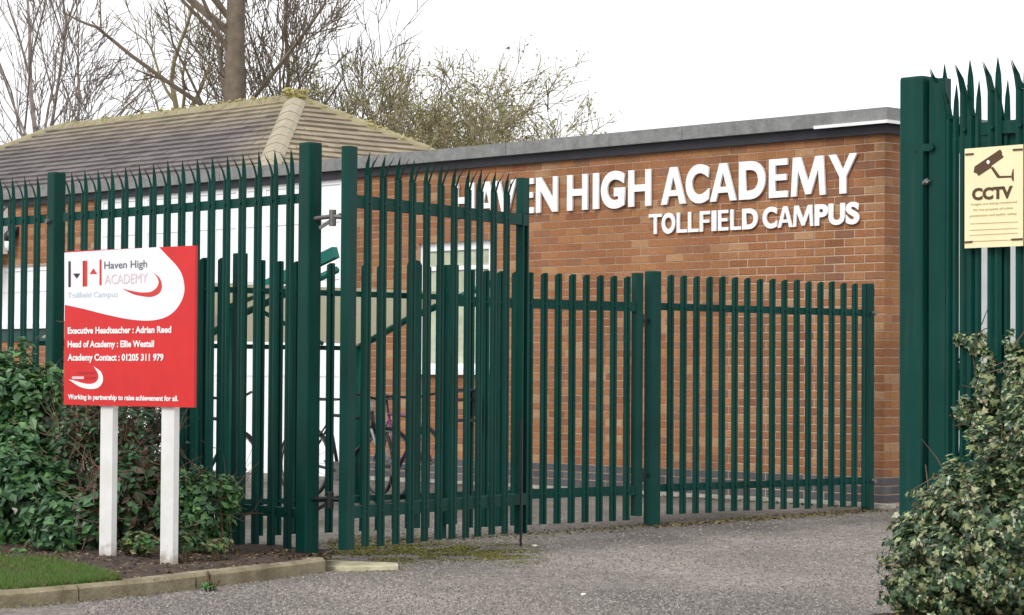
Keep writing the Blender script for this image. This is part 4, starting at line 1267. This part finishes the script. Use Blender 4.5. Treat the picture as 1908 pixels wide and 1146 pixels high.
# ------------------------------------------------------------------ CCTV sign
CP = VPlane(OUT.p(0, 0, SO * .035), OUT.d)
c0, c1 = CP.a(1798, 360), CP.a(1906.5, 360)
ct = (CP.hit(1798, 277.4)[1] + CP.hit(1906, 269)[1]) / 2; cb = (CP.hit(1797, 462.4)[1] + CP.hit(1906, 458.7)[1]) / 2
CS = thing('cctv_sign', 'cream CCTV warning plate tied to the right fence', 'sign', CP.p((c0 + c1) / 2, cb))
mb = MB(); oriented_box(mb, CP, c0, c1, -.0025, .0025, cb, ct); plate = add('plate', mb, CREAM, CS)
def X(c): return 1780 + c / 5.46
def Yc(c): return 260 + c / 5.46
kwc = dict(plane=CP, par=plate, side=SO, face=.0025)
sign_poly([(X(x), Yc(y)) for x, y in ((200, 275), (460, 100), (480, 130), (478, 150), (497, 180), (380, 262), (365, 290), (240, 372), (222, 345), (190, 335))], PRINTBR, 'camera_symbol', 1, **kwc)
for pts in (((365, 290), (388, 276), (455, 368), (432, 392)), ((440, 371), (575, 368), (575, 388), (440, 393)), ((577, 350), (590, 300), (598, 300), (600, 425), (590, 425), (577, 400))):
    sign_poly([(X(x), Yc(y)) for x, y in pts], PRINTBR, 'camera_symbol', 1, **kwc)
sign_poly([(X(340 + 17 * math.cos(t_)), Yc(230 + 20 * math.sin(t_))) for t_ in [i * math.pi / 5 for i in range(10)]], SIGNWHITE, 'camera_symbol', 2, **kwc)
stext('CCTV', 1812, 1888, 352.5, 372, 347.5, 368, PRINTBR, .05, 1, **kwc)
for i, (txt, yl, yr) in enumerate((('Images are being monitored', 668, 646), ('for the purpose of crime', 728, 704), ('prevention and public safety', 788, 762))):
    xl, xr = ((165, 630), (190, 590), (155, 630))[i]
    stext(txt, X(xl), X(xr), Yc(yl - 22), Yc(yl), Yc(yr - 22), Yc(yr), PRINTTAN, .0, 1, **kwc)
for yl, yr in ((855, 835), (920, 900), (972, 948), (1035, 1015)):
    sign_poly([(X(150), Yc(yl)), (X(640), Yc(yr)), (X(640), Yc(yr + 7)), (X(150), Yc(yl + 7))], PRINTTAN, 'rule_line', 1, **kwc)
for x0, x1, y in ((105, 190, 153), (590, 690, 106), (95, 178, 1046), (575, 690, 1018)):
    mb = MB(); p0 = CP.p(CP.a(X(x0)), CP.hit(X(x0), Yc(y))[1], SO * .005); p1 = CP.p(CP.a(X(x1)), CP.hit(X(x1), Yc(y - 6))[1], SO * .005); bars(mb, p0, p1, .004, .008); add('cable_tie', mb, PRINTBR, CS)

# ------------------------------------------------------------------ foliage
def leaf_faces(mb, tones, p, nrm, size, tone, shape, fold=.25, edge=None):
    nrm = nrm.normalized()
    d = nrm.orthogonal().normalized()
    d = (Matrix.Rotation(R.uniform(0, 6.283), 3, nrm) @ d)
    s = nrm.cross(d)
    b = len(mb.v)
    if shape == 'lance':
        for (x, y, z) in ((0, -.5, 0), (.28, -.05, fold * .3), (0, .55, -.12), (-.28, -.05, fold * .3), (0, .0, 0)):
            mb.v.append(tuple(p + s * (x * size) + d * (y * size) + nrm * (z * size)))
        for f in ((b, b + 1, b + 4), (b + 1, b + 2, b + 4), (b + 2, b + 3, b + 4), (b + 3, b, b + 4)):
            mb.f.append(f); tones.append(tone)
    else:   # ivy: five lobes round a middle, pale edge on some
        ang = [-90, -35, -15, 10, 45, 90, 135, 170, 195, 215]
        rad = [.22, .50, .33, .52, .30, .62, .30, .52, .33, .50]
        mb.v.append(tuple(p))
        for a_, r_ in zip(ang, rad):
            a_ = math.radians(a_)
            mb.v.append(tuple(p + s * (math.cos(a_) * r_ * size) + d * (math.sin(a_) * r_ * size) + nrm * (-.10 * size * r_ * 2)))
        for i in range(0, 10, 2):
            mb.f.append((b, b + 1 + i, b + 2 + i, b + 1 + (i + 2) % 10)) if False else None
        for i in range(10):
            mb.f.append((b, b + 1 + i, b + 1 + (i + 1) % 10)); tones.append(edge if (edge and i in (2, 3, 6, 7)) else tone)
def shrub(name, label, cat, ells, n_, size, palette, shape='lance', base_px=None, group=None, stems=14, edges=None, edge_p=.3, shell=.55, floorz=.07, up=.5, rough=.34, twigs=0, twig_mat=None, behind=None):
    """leaves spread through a few ellipsoids: (px, py, rx_px, rz_px, depth, ry_m)"""
    E = []
    for (px, py, rx, rz, Y, ry) in ells:
        c = at(px, py, Y); k_ = Y / F_PX
        E.append((c, rx * k_, ry, rz * k_))
    cx = sum(e[0].x for e in E) / len(E); cy = sum(e[0].y for e in E) / len(E)
    t = thing(name, label, cat, (cx, cy, floorz), group)
    vol = [max(.01, e[1] * e[3] + e[2] * e[3]) for e in E]; tot = sum(vol)
    mb = MB(); tones = []; tw = MB()
    for e, v in zip(E, vol):
        c, rx, ry, rz = e
        for i in range(int(n_ * v / tot)):
            th, ph = R.uniform(0, 2 * math.pi), math.acos(R.uniform(-1, 1))
            u = Vector((math.cos(th) * math.sin(ph), math.sin(th) * math.sin(ph), math.cos(ph)))
            if u.y > .35: u.y = -u.y * .8
            cl = 1 + rough * noise.noise(Vector((u.x * 2.3 + c.x * 3, u.y * 2.3 + c.y, u.z * 2.3 + c.z * 5))) + .14 * noise.noise(u * 7 + c)
            rr_ = (shell + (1 - shell) * R.random() ** .6) * cl
            p = c + Vector((u.x * rx, u.y * ry, u.z * rz)) * rr_
            if p.z < floorz + .015: continue
            dens = noise.noise(p * 7.0) + .5 * noise.noise(p * 3.1)
            if dens < -.22 and R.random() < .82: continue
            if behind and not behind(p): continue
            nr = (u + Vector((R.uniform(-.7, .7), R.uniform(-.7, .7), R.uniform(-.4, .7) + up)))
            tn = R.choice(palette); k_ = R.uniform(.7, 1.3)
            tn = tuple(x * k_ for x in tn)
            ed = None
            if edges and R.random() < edge_p: ed = tuple(x * R.uniform(.7, 1.1) for x in R.choice(edges))
            leaf_faces(mb, tones, p, nr, size * R.uniform(.6, 1.25), tn, shape, edge=ed)
        for i in range(int(stems * v / tot) + 1):
            u = Vector((R.uniform(-1, 1), R.uniform(-1, 1), R.uniform(-.2, 1)))
            q = c + Vector((u.x * rx, u.y * ry, u.z * rz)) * .9
            g0 = Vector((c.x + R.uniform(-.5, .5) * rx, c.y + R.uniform(-.5, .5) * ry, floorz - .03))
            m_ = g0.lerp(q, .5) + Vector((R.uniform(-.08, .08), R.uniform(-.08, .08), R.uniform(0, .1)))
            tw.tube([g0, m_, q], [.009, .007, .003], 5)
        for i in range(int(twigs * v / tot)):
            u = Vector((R.gauss(0, .5), R.gauss(0, .5), R.gauss(0, .5)))
            q = c + Vector((u.x * rx, u.y * ry, u.z * rz))
            if q.z < floorz: continue
            dd = Vector((R.uniform(-1, 1), R.uniform(-1, 1), R.uniform(-.3, 1.2))).normalized() * R.uniform(.08, .28)
            tw.tube([q, q + dd * .5 + Vector((R.uniform(-.02, .02), 0, R.uniform(-.02, .02))), q + dd], [.004, .003, .0015], 3, False)
    add('foliage', mb, LEAF, t, tones=tones, kind='stuff')
    add('stems', tw, twig_mat or TWIG, t, kind='stuff')
    return t
DG = [(.028, .085, .03), (.045, .125, .045), (.065, .165, .06), (.035, .10, .045), (.09, .20, .07)]
LG = [(.05, .15, .035), (.09, .22, .05), (.13, .27, .07), (.06, .17, .06), (.17, .31, .12)]
OL = [(.12, .13, .04), (.16, .16, .05), (.09, .11, .03), (.2, .2, .08), (.05, .09, .03)]
BR = [(.10, .06, .035), (.07, .05, .03), (.06, .08, .03), (.14, .08, .05), (.04, .07, .03)]
infront = lambda p: (p - OUT.o).dot(OUT.n) < .02
shrub('laurel_shrub', 'big bright green leafy shrub rising against the left end of the fence', 'shrub', [(5, 745, 95, 105, 16.6, .5), (80, 800, 75, 120, 16.4, .45), (-60, 800, 90, 160, 16.6, .5)], 8200, .082, LG + DG, rough=.5, stems=30, twigs=60)
shrub('laurel_shrub', 'dark green low shrub at the edge of the grass in front of the big shrub', 'shrub', [(40, 930, 120, 105, 15.8, .45), (-70, 950, 90, 100, 15.7, .4), (120, 975, 70, 65, 15.2, .3)], 7600, .075, DG + DG + LG[:2], rough=.5, stems=30, twigs=100)
shrub('bramble', 'brown twiggy bush with sparse leaves behind the sign posts', 'bush', [(165, 840, 75, 130, 16.0, .35), (250, 850, 85, 130, 15.9, .35), (255, 790, 75, 60, 16.2, .25)], 3600, .06, BR + DG[:4] + DG[:2], stems=50, twigs=650, behind=infront)
shrub('laurel_shrub', 'dark green bush filling the gap between the two white sign posts', 'shrub', [(250, 930, 85, 85, 15.3, .3), (180, 960, 45, 60, 15.1, .25)], 2600, .075, DG + BR[:2], stems=24, twigs=260, behind=infront)
shrub('evergreen_shrub', 'small evergreen shrub right of the sign posts against the fence', 'shrub', [(345, 945, 55, 75, 14.9, .25), (395, 950, 50, 70, 14.8, .25), (425, 925, 26, 40, 14.75, .15), (330, 905, 30, 30, 15, .2)], 3400, .06, DG + LG[:3], edges=[(.34, .36, .2)], edge_p=.0, stems=24, twigs=120)
shrub('euonymus_plant', 'low yellow green plant on the soil between the sign posts', 'plant', [(265, 1010, 42, 22, 14.5, .12)], 420, .05, OL + LG, stems=8, up=1.0)
shrub('euonymus_plant', 'low yellow green plant on the soil right of the second sign post', 'plant', [(345, 1008, 22, 20, 14.2, .1), (400, 1015, 34, 14, 14.2, .1)], 420, .05, LG + OL, stems=8, up=1.0)
shrub('euonymus_plant', 'small pale plant at the front edge of the grass under the dark shrub', 'plant', [(35, 1035, 22, 16, 14.6, .1)], 120, .055, LG, stems=5, up=1.0)

shrub('weed_tuft', 'small green weed growing in the gutter at the left end of the kerb', 'weed', [(150, 1122, 14, 10, 12.7, .05)], 70, .035, LG, stems=3, up=1.2, floorz=.0)
shrub('weed_tuft', 'small green weed growing in the gutter below the kerb joint', 'weed', [(388, 1092, 14, 10, 13.3, .05)], 70, .03, LG, stems=3, up=1.2, floorz=.0)
VG = [(.018, .05, .022), (.03, .08, .035), (.045, .10, .04), (.025, .065, .03), (.07, .13, .055), (.09, .15, .08), (.20, .25, .10), (.36, .39, .19)]
VE = [(.46, .48, .27), (.62, .62, .40), (.36, .40, .20)]
shrub('variegated_ivy', 'thick cream edged ivy heaped over the foot of the right gate post and fence', 'ivy',
      [(1775, 1050, 118, 100, 10.95, .35), (1880, 1010, 130, 160, 10.8, .35), (1800, 930, 85, 70, 11.1, .25), (1880, 860, 80, 80, 11.05, .2), (1960, 900, 90, 200, 10.8, .3), (1725, 1000, 55, 70, 11.15, .2), (1700, 1095, 50, 45, 11.0, .2)],
      22000, .043, VG, shape='ivy', edges=VE, edge_p=.42, rough=.7, stems=50, twigs=90, up=.2, floorz=.08)
shrub('variegated_ivy', 'thinner ivy strands climbing the right fence below the CCTV sign', 'ivy',
      [(1838, 720, 26, 75, 11.25, .1), (1893, 720, 26, 90, 11.1, .12), (1830, 640, 36, 22, 11.3, .07), (1800, 770, 24, 40, 11.35, .08), (1885, 640, 22, 24, 11.15, .08), (1793, 632, 16, 10, 11.35, .04), (1795, 700, 12, 40, 11.4, .05), (1860, 790, 60, 40, 11.2, .12)],
      3000, .042, VG, shape='ivy', edges=VE, edge_p=.5, stems=3, twigs=20, up=.1, floorz=.08)

# ------------------------------------------------------------------ grass, moss, litter
def lawn_front(u):
    p = poly_at(kp, u * 3.55)
    return Vector((p.x + .03, p.y + 0.125, 0))
bkp = [gp(x_, y_, .09) for x_, y_ in ((-150, 1037), (-20, 1040), (60, 1044), (120, 1053), (175, 1065), (222, 1080))]
def lawn_back(u):
    p = poly_at(bkp, u * 5); return Vector((p.x, p.y, 0))
patch('lawn', lawn_front, lawn_back, 40, 8, lambda p, u, v: .083 + .012 * noise.noise(p * 5) * min(1, v * 6) + .02 * min(v, .5), mat('lawn_base', (.05, .12, .015), .95, scale=20, col2=(.03, .06, .012)), label='strip of lawn behind the kerb at the left')
mb = MB(); tones = []
for i in range(34000):
    u, v = R.random(), R.random()
    a_, c_ = lawn_front(u), lawn_back(u)
    if (c_ - a_).length < .03: continue
    if v > .8 and R.random() < .4: v += R.random() * .25
    p = a_.lerp(c_, v)
    if R.random() > min(1, (c_ - a_).length * 1.4 + .15): continue
    h = R.uniform(.012, .042); th = R.uniform(0, 6.28); wv = Vector((math.cos(th), math.sin(th), 0)) * .003
    lean_ = Vector((R.uniform(-1, 1), R.uniform(-1, 1), 0)) * h * .8
    z0 = .084 + .01 * min(v, .5); b0_ = len(mb.v)
    mb.v.extend([(p.x - wv.x, p.y - wv.y, z0), (p.x + wv.x, p.y + wv.y, z0), (p.x + lean_.x, p.y + lean_.y, z0 + h)])
    mb.f.append((b0_, b0_ + 1, b0_ + 2)); k_ = R.uniform(.7, 1.25); tn = R.choice([(.075, .20, .022), (.10, .24, .035), (.06, .16, .02), (.14, .24, .05), (.16, .17, .06), (.20, .17, .09)])
    tones.append(tuple(c * k_ for c in tn))
go = add('grass', mb, GRASSM, tones=tones); tag(go, 'short green grass strip along the kerb at the left', 'grass', kind='stuff')

def scatter(name, label, pts, sizef, pal, kind='stuff', flat=True, cat=None):
    mb = MB(); tones = []
    for p in pts:
        s = sizef(); nr = Vector((R.uniform(-.5, .5), R.uniform(-.5, .5), 1)) if flat else Vector((R.uniform(-1, 1), R.uniform(-1, 1), R.uniform(0, 1)))
        k_ = R.uniform(.7, 1.3); tn = tuple(c * k_ for c in R.choice(pal))
        leaf_faces(mb, tones, p, nr, s, tn, 'lance')
    o = add(name, mb, BITS, tones=tones); tag(o, label, cat, kind=kind); return o
pts = []
for i in range(26000):      # moss band at the foot of the open gate leaf
    px = R.uniform(612, 1020); c = 1024 + (px - 612) * .02; py = R.gauss(c, 11 + 4 * math.sin(px * .02))
    if px > 900 and R.random() < (px - 900) / 130: continue
    p = gp(px, py, .0); p.z = .004
    if noise.noise(p * 3.5) < -.12: continue
    pts.append(p)
scatter('moss', 'yellow green moss growing on the asphalt under the open gate', pts, lambda: R.uniform(.008, .022), [(.20, .19, .04), (.14, .15, .03), (.26, .24, .07), (.12, .11, .05)])
pts = []
for i in range(1500):
    a = R.uniform(-2.4, .3); q = R.gauss(0, .1)
    p = INNER.p(a, 0, SI * (q + .08)); p.z = ground_z(p) + .006; pts.append(p)
for i in range(1500):
    t_ = R.uniform(.0, 6); q = abs(R.gauss(0, .12)) + .07
    p = WC + UW * t_ - IN * q; p = Vector((p.x, p.y, ground_z(p) + .006)); pts.append(p)
for i in range(900):
    a = R.uniform(-.1, 3.6); p = INNER.p(a, 0, SI * R.gauss(.05, .1)); p.z = ground_z(p) + .006; pts.append(p)
scatter('leaf_litter', 'brown and olive leaf litter along the inner fence foot', pts, lambda: R.uniform(.015, .04), [(.13, .10, .05), (.12, .09, .05), (.20, .19, .06), (.10, .06, .035), (.11, .12, .04)])
pts = []
for i in range(2600):
    u, v = R.random(), R.random() ** .7
    p = bed_front(u).lerp(bed_back(u), v * .6); p = Vector((p.x, p.y, bed_z(p, u, v * .6) + .006)); pts.append(p)
scatter('leaf_litter', 'dead leaves and clods scattered over the soil bed', pts, lambda: R.uniform(.01, .035), [(.10, .06, .04), (.16, .10, .06), (.06, .04, .03), (.24, .18, .11), (.13, .13, .05)])
mb = MB(); tones = []
for i in range(42000):       # coarse surface dressing: chippings standing proud of the asphalt
    px, py = R.uniform(150, 1700), 970 + 180 * R.random() ** .8
    p = gp(px, py, 0)
    if noise.noise(Vector((p.x * .9, p.y * .45, 0))) < -.25 and R.random() < .5: continue
    if px < 640 and p.y > min(kp, key=lambda q: abs(q.x - p.x)).y - .05: continue
    p.z = ground_z(p)
    s_ = R.uniform(.0033, .0078) * (1 + .3 * R.random()); b_ = len(mb.v); th = R.uniform(0, 6.28)
    for k_ in range(3): mb.v.append((p.x + math.cos(th + k_ * 2.09) * s_, p.y + math.sin(th + k_ * 2.09) * s_, p.z))
    mb.v.append((p.x, p.y, p.z + s_ * .9))
    k_ = R.uniform(.6, 1.35); tn = R.choice([(.28, .25, .23), (.23, .205, .19), (.17, .152, .142), (.31, .285, .255), (.13, .118, .112)]); tn = tuple(c * k_ for c in tn)
    for q in ((0, 1, 3), (1, 2, 3), (2, 0, 3)): mb.f.append(tuple(b_ + e for e in q)); tones.append(tn)
o = add('grit', mb, BITS, tones=tones); tag(o, 'coarse stone chippings in the worn asphalt before the gates', kind='stuff')
for i in range(1):
    pts = []
    for k_ in range(900):
        s_1 = R.random(); p = poly_at(kp, s_1 * 7); p = Vector((p.x + R.uniform(-.03, .03), p.y - abs(R.gauss(0, .05)) - .005, .004)); pts.append(p)
    scatter('grit', 'pale grit and moss gathered in the gutter under the kerb', pts, lambda: R.uniform(.006, .018), [(.34, .31, .25), (.2, .2, .07), (.16, .13, .1)])
def scrap(px, py, label, s):
    p = gp(px, py, 0); mb = MB()
    rings = [[p + Vector((math.cos(t_) * s * R.uniform(.7, 1.1), math.sin(t_) * s * 1.4 * R.uniform(.7, 1.1), z)) for t_ in [i * math.pi / 4 for i in range(8)]] for z in (.002, .010)]
    mb.quadstrip(rings); o = add('litter_scrap', mb, PRINTW, loc=(p.x, p.y, 0)); tag(o, label, 'litter', 'scraps of litter on the asphalt')
scrap(996, 1018, 'white crumpled scrap on the asphalt right of the gate drop bolt', .022)
scrap(1087, 1109, 'thin white scrap on the asphalt at the bottom of the picture', .016)
scrap(1386, 994, 'tiny white scrap on the asphalt in front of the low fence', .02)
scrap(1240, 1001, 'pale scrap on the asphalt in front of the short inner post', .014)

# ------------------------------------------------------------------ bare trees behind
def tree(label, px, Y, height, r0, seed, style, barkm, group='bare trees behind the school', catk=None):
    rr_ = random.Random(seed)
    b = at(px, 690, Y); b = Vector((b.x, b.y, .0))
    t = thing('bare_tree', label, 'tree', b, group)
    trunk, crown, buds, btone = MB(), MB(), MB(), []
    cnt = [0]
    def rnd(): return Vector((rr_.uniform(-1, 1), rr_.uniform(-1, 1), rr_.uniform(-1, 1)))
    def branch(p, d, L, r, depth):
        n_ = 4 if depth < 3 else 3
        pts_, rad = [p], [r]
        q = p.copy(); dd = d.copy()
        r_end = r * (.55 if depth else .45)
        for i in range(n_):
            dd = (dd + rnd() * style['wig'] + Vector((0, 0, style['up']))).normalized()
            q = q + dd * (L / n_)
            pts_.append(q.copy()); rad.append(r + (r_end - r) * (i + 1) / n_)
        sides = 8 if depth == 0 else (5 if depth < 3 else 3)
        (trunk if depth == 0 else crown).tube(pts_, rad, sides, False)
        cnt[0] += 1
        if depth >= style['depth'] or cnt[0] > style['max']:
            if catk and rr_.random() < .85:
                for k_ in range(5):
                    c_ = pts_[-1] + rnd() * .13
                    bb_ = len(buds.v); s1 = rr_.uniform(.02, .05)
                    buds.v.extend([tuple(c_ + rnd() * s1) for _ in range(3)]); buds.f.append((bb_, bb_ + 1, bb_ + 2)); kk = rr_.uniform(.7, 1.3)
                    btone.append(tuple(x * kk for x in catk))
            return
        nch = style['kids'][min(depth, len(style['kids']) - 1)]
        for k_ in range(nch):
            f_ = rr_.uniform(style['from'][min(depth, len(style['from']) - 1)], 1.0) if k_ < nch - 1 else 1.0
            idx = f_ * n_; i0 = min(n_ - 1, int(idx)); pp = pts_[i0].lerp(pts_[i0 + 1], idx - i0)
            ax = dd.orthogonal().normalized(); ax = Matrix.Rotation(rr_.uniform(0, 6.283), 3, dd) @ ax
            ang = math.radians(rr_.uniform(*style['ang'])) * (0.5 if k_ == nch - 1 else 1)
            nd = (Matrix.Rotation(ang, 3, ax) @ dd)
            rl_ = rad[i0] * rr_.uniform(*(style.get('kr', (.42, .62)) if depth == 0 else (.42, .62))) if k_ < nch - 1 else r_end
            branch(pp, nd, L * rr_.uniform(*style['len']), max(style['rmin'], rl_), depth + 1)
    lean = Vector(style.get('lean', (0, 0, 1))).normalized()
    branch(b, lean, height * style['trunk'], r0, 0)
    for k_ in range(style.get('stems', 0)):
        dv = Vector((rr_.uniform(-.35, .35), rr_.uniform(-.2, .2), 1)).normalized()
        branch(b + Vector((rr_.uniform(-.2, .2), rr_.uniform(-.2, .2), 0)), dv, height * style['trunk'] * rr_.uniform(.75, 1), r0 * rr_.uniform(.6, .9), 0)
    add('trunk', trunk, barkm, t, True)
    add('crown', crown, barkm, t, kind='stuff')
    if buds.f: add('buds', buds, LEAF, t, tones=btone, kind='stuff')
BIRCH = dict(wig=.10, up=.05, depth=5, kids=[6, 5, 4, 3, 3], **{'from': [.35, .25, .2, .2]}, ang=(18, 42), len=(.45, .72), rmin=.009, trunk=.5, max=2600)
POLL = dict(wig=.24, up=.06, depth=5, kids=[4, 4, 4, 4, 3], **{'from': [.6, .35, .25, .2]}, ang=(22, 60), len=(.42, .66), rmin=.010, trunk=.48, max=2300)
TALL = dict(wig=.055, up=.05, depth=5, kids=[14, 5, 4, 4, 3], **{'from': [.3, .3, .2]}, ang=(32, 62), len=(.14, .26), rmin=.010, trunk=.95, max=2600, kr=(.16, .3))
BUSHY = dict(wig=.20, up=.03, depth=6, kids=[5, 4, 4, 4, 3, 3], **{'from': [.4, .3, .25, .2]}, ang=(22, 58), len=(.52, .76), rmin=.0095, trunk=.38, max=5200)
YG = (.33, .33, .13); YB = (.30, .24, .12)
tree('slender pale bare birch at the far left edge above the tiled roof', 22, 46, 9.5, .10, 11, dict(BIRCH, stems=0, max=1100), BARKB)
tree('forked bare birch above the left end of the ridge', 100, 45, 11.5, .11, 12, dict(BIRCH, stems=1, max=1500), BARKB)
tree('thin bare birch leaning right above the left half of the ridge', 132, 47, 8.4, .07, 13, dict(BIRCH, lean=(.05, 0, 1), max=500), BARKB)
tree('gnarled bare tree with crooked limbs left of the thick straight trunk', 330, 44, 9.0, .19, 14, dict(POLL, lean=(-.12, 0, 1), stems=0, max=900, kids=[3, 4, 4, 3, 3]), BARKY)
tree('tallest bare tree with thick straight trunk above the middle of the ridge', 421, 42, 15.0, .23, 15, dict(TALL, wig=.03, max=900, kids=[12, 4, 3, 3, 3], kr=(.2, .42)), BARK)
tree('dark bare tree with many upright limbs just right of the thick trunk', 450, 43, 13.0, .20, 16, dict(TALL, stems=1, kr=(.2, .4), kids=[15, 5, 4, 4, 3], max=1800), BARK)
tree('bushy dark bare tree rising behind the hip end of the roof', 505, 44, 10.4, .16, 17, dict(BUSHY, stems=1, up=.08, ang=(16, 44), max=3600), BARK)
tree('dense bare bush tree right of the roof apex', 630, 44, 8.0, .13, 18, dict(BUSHY, stems=2, max=5000), BARKY, catk=YB)
tree('rounded yellow green budding tree above the right slope of the roof', 765, 45, 8.5, .14, 19, dict(BUSHY, stems=2, max=8000), BARKY, catk=YG)
tree('budding tree between the rounded tree and the last tree', 875, 46, 7.5, .12, 20, dict(BUSHY, stems=2, max=7000), BARKY, catk=YG)
tree('budding tree above the flat roof near the big letters', 975, 47, 7.8, .12, 21, dict(BUSHY, stems=2, max=7000), BARKY, catk=YG)
tree('low thin budding tree at the right end of the tree line', 1060, 48, 6.5, .09, 22, dict(BUSHY, stems=1, max=3500), BARKY, catk=YG)
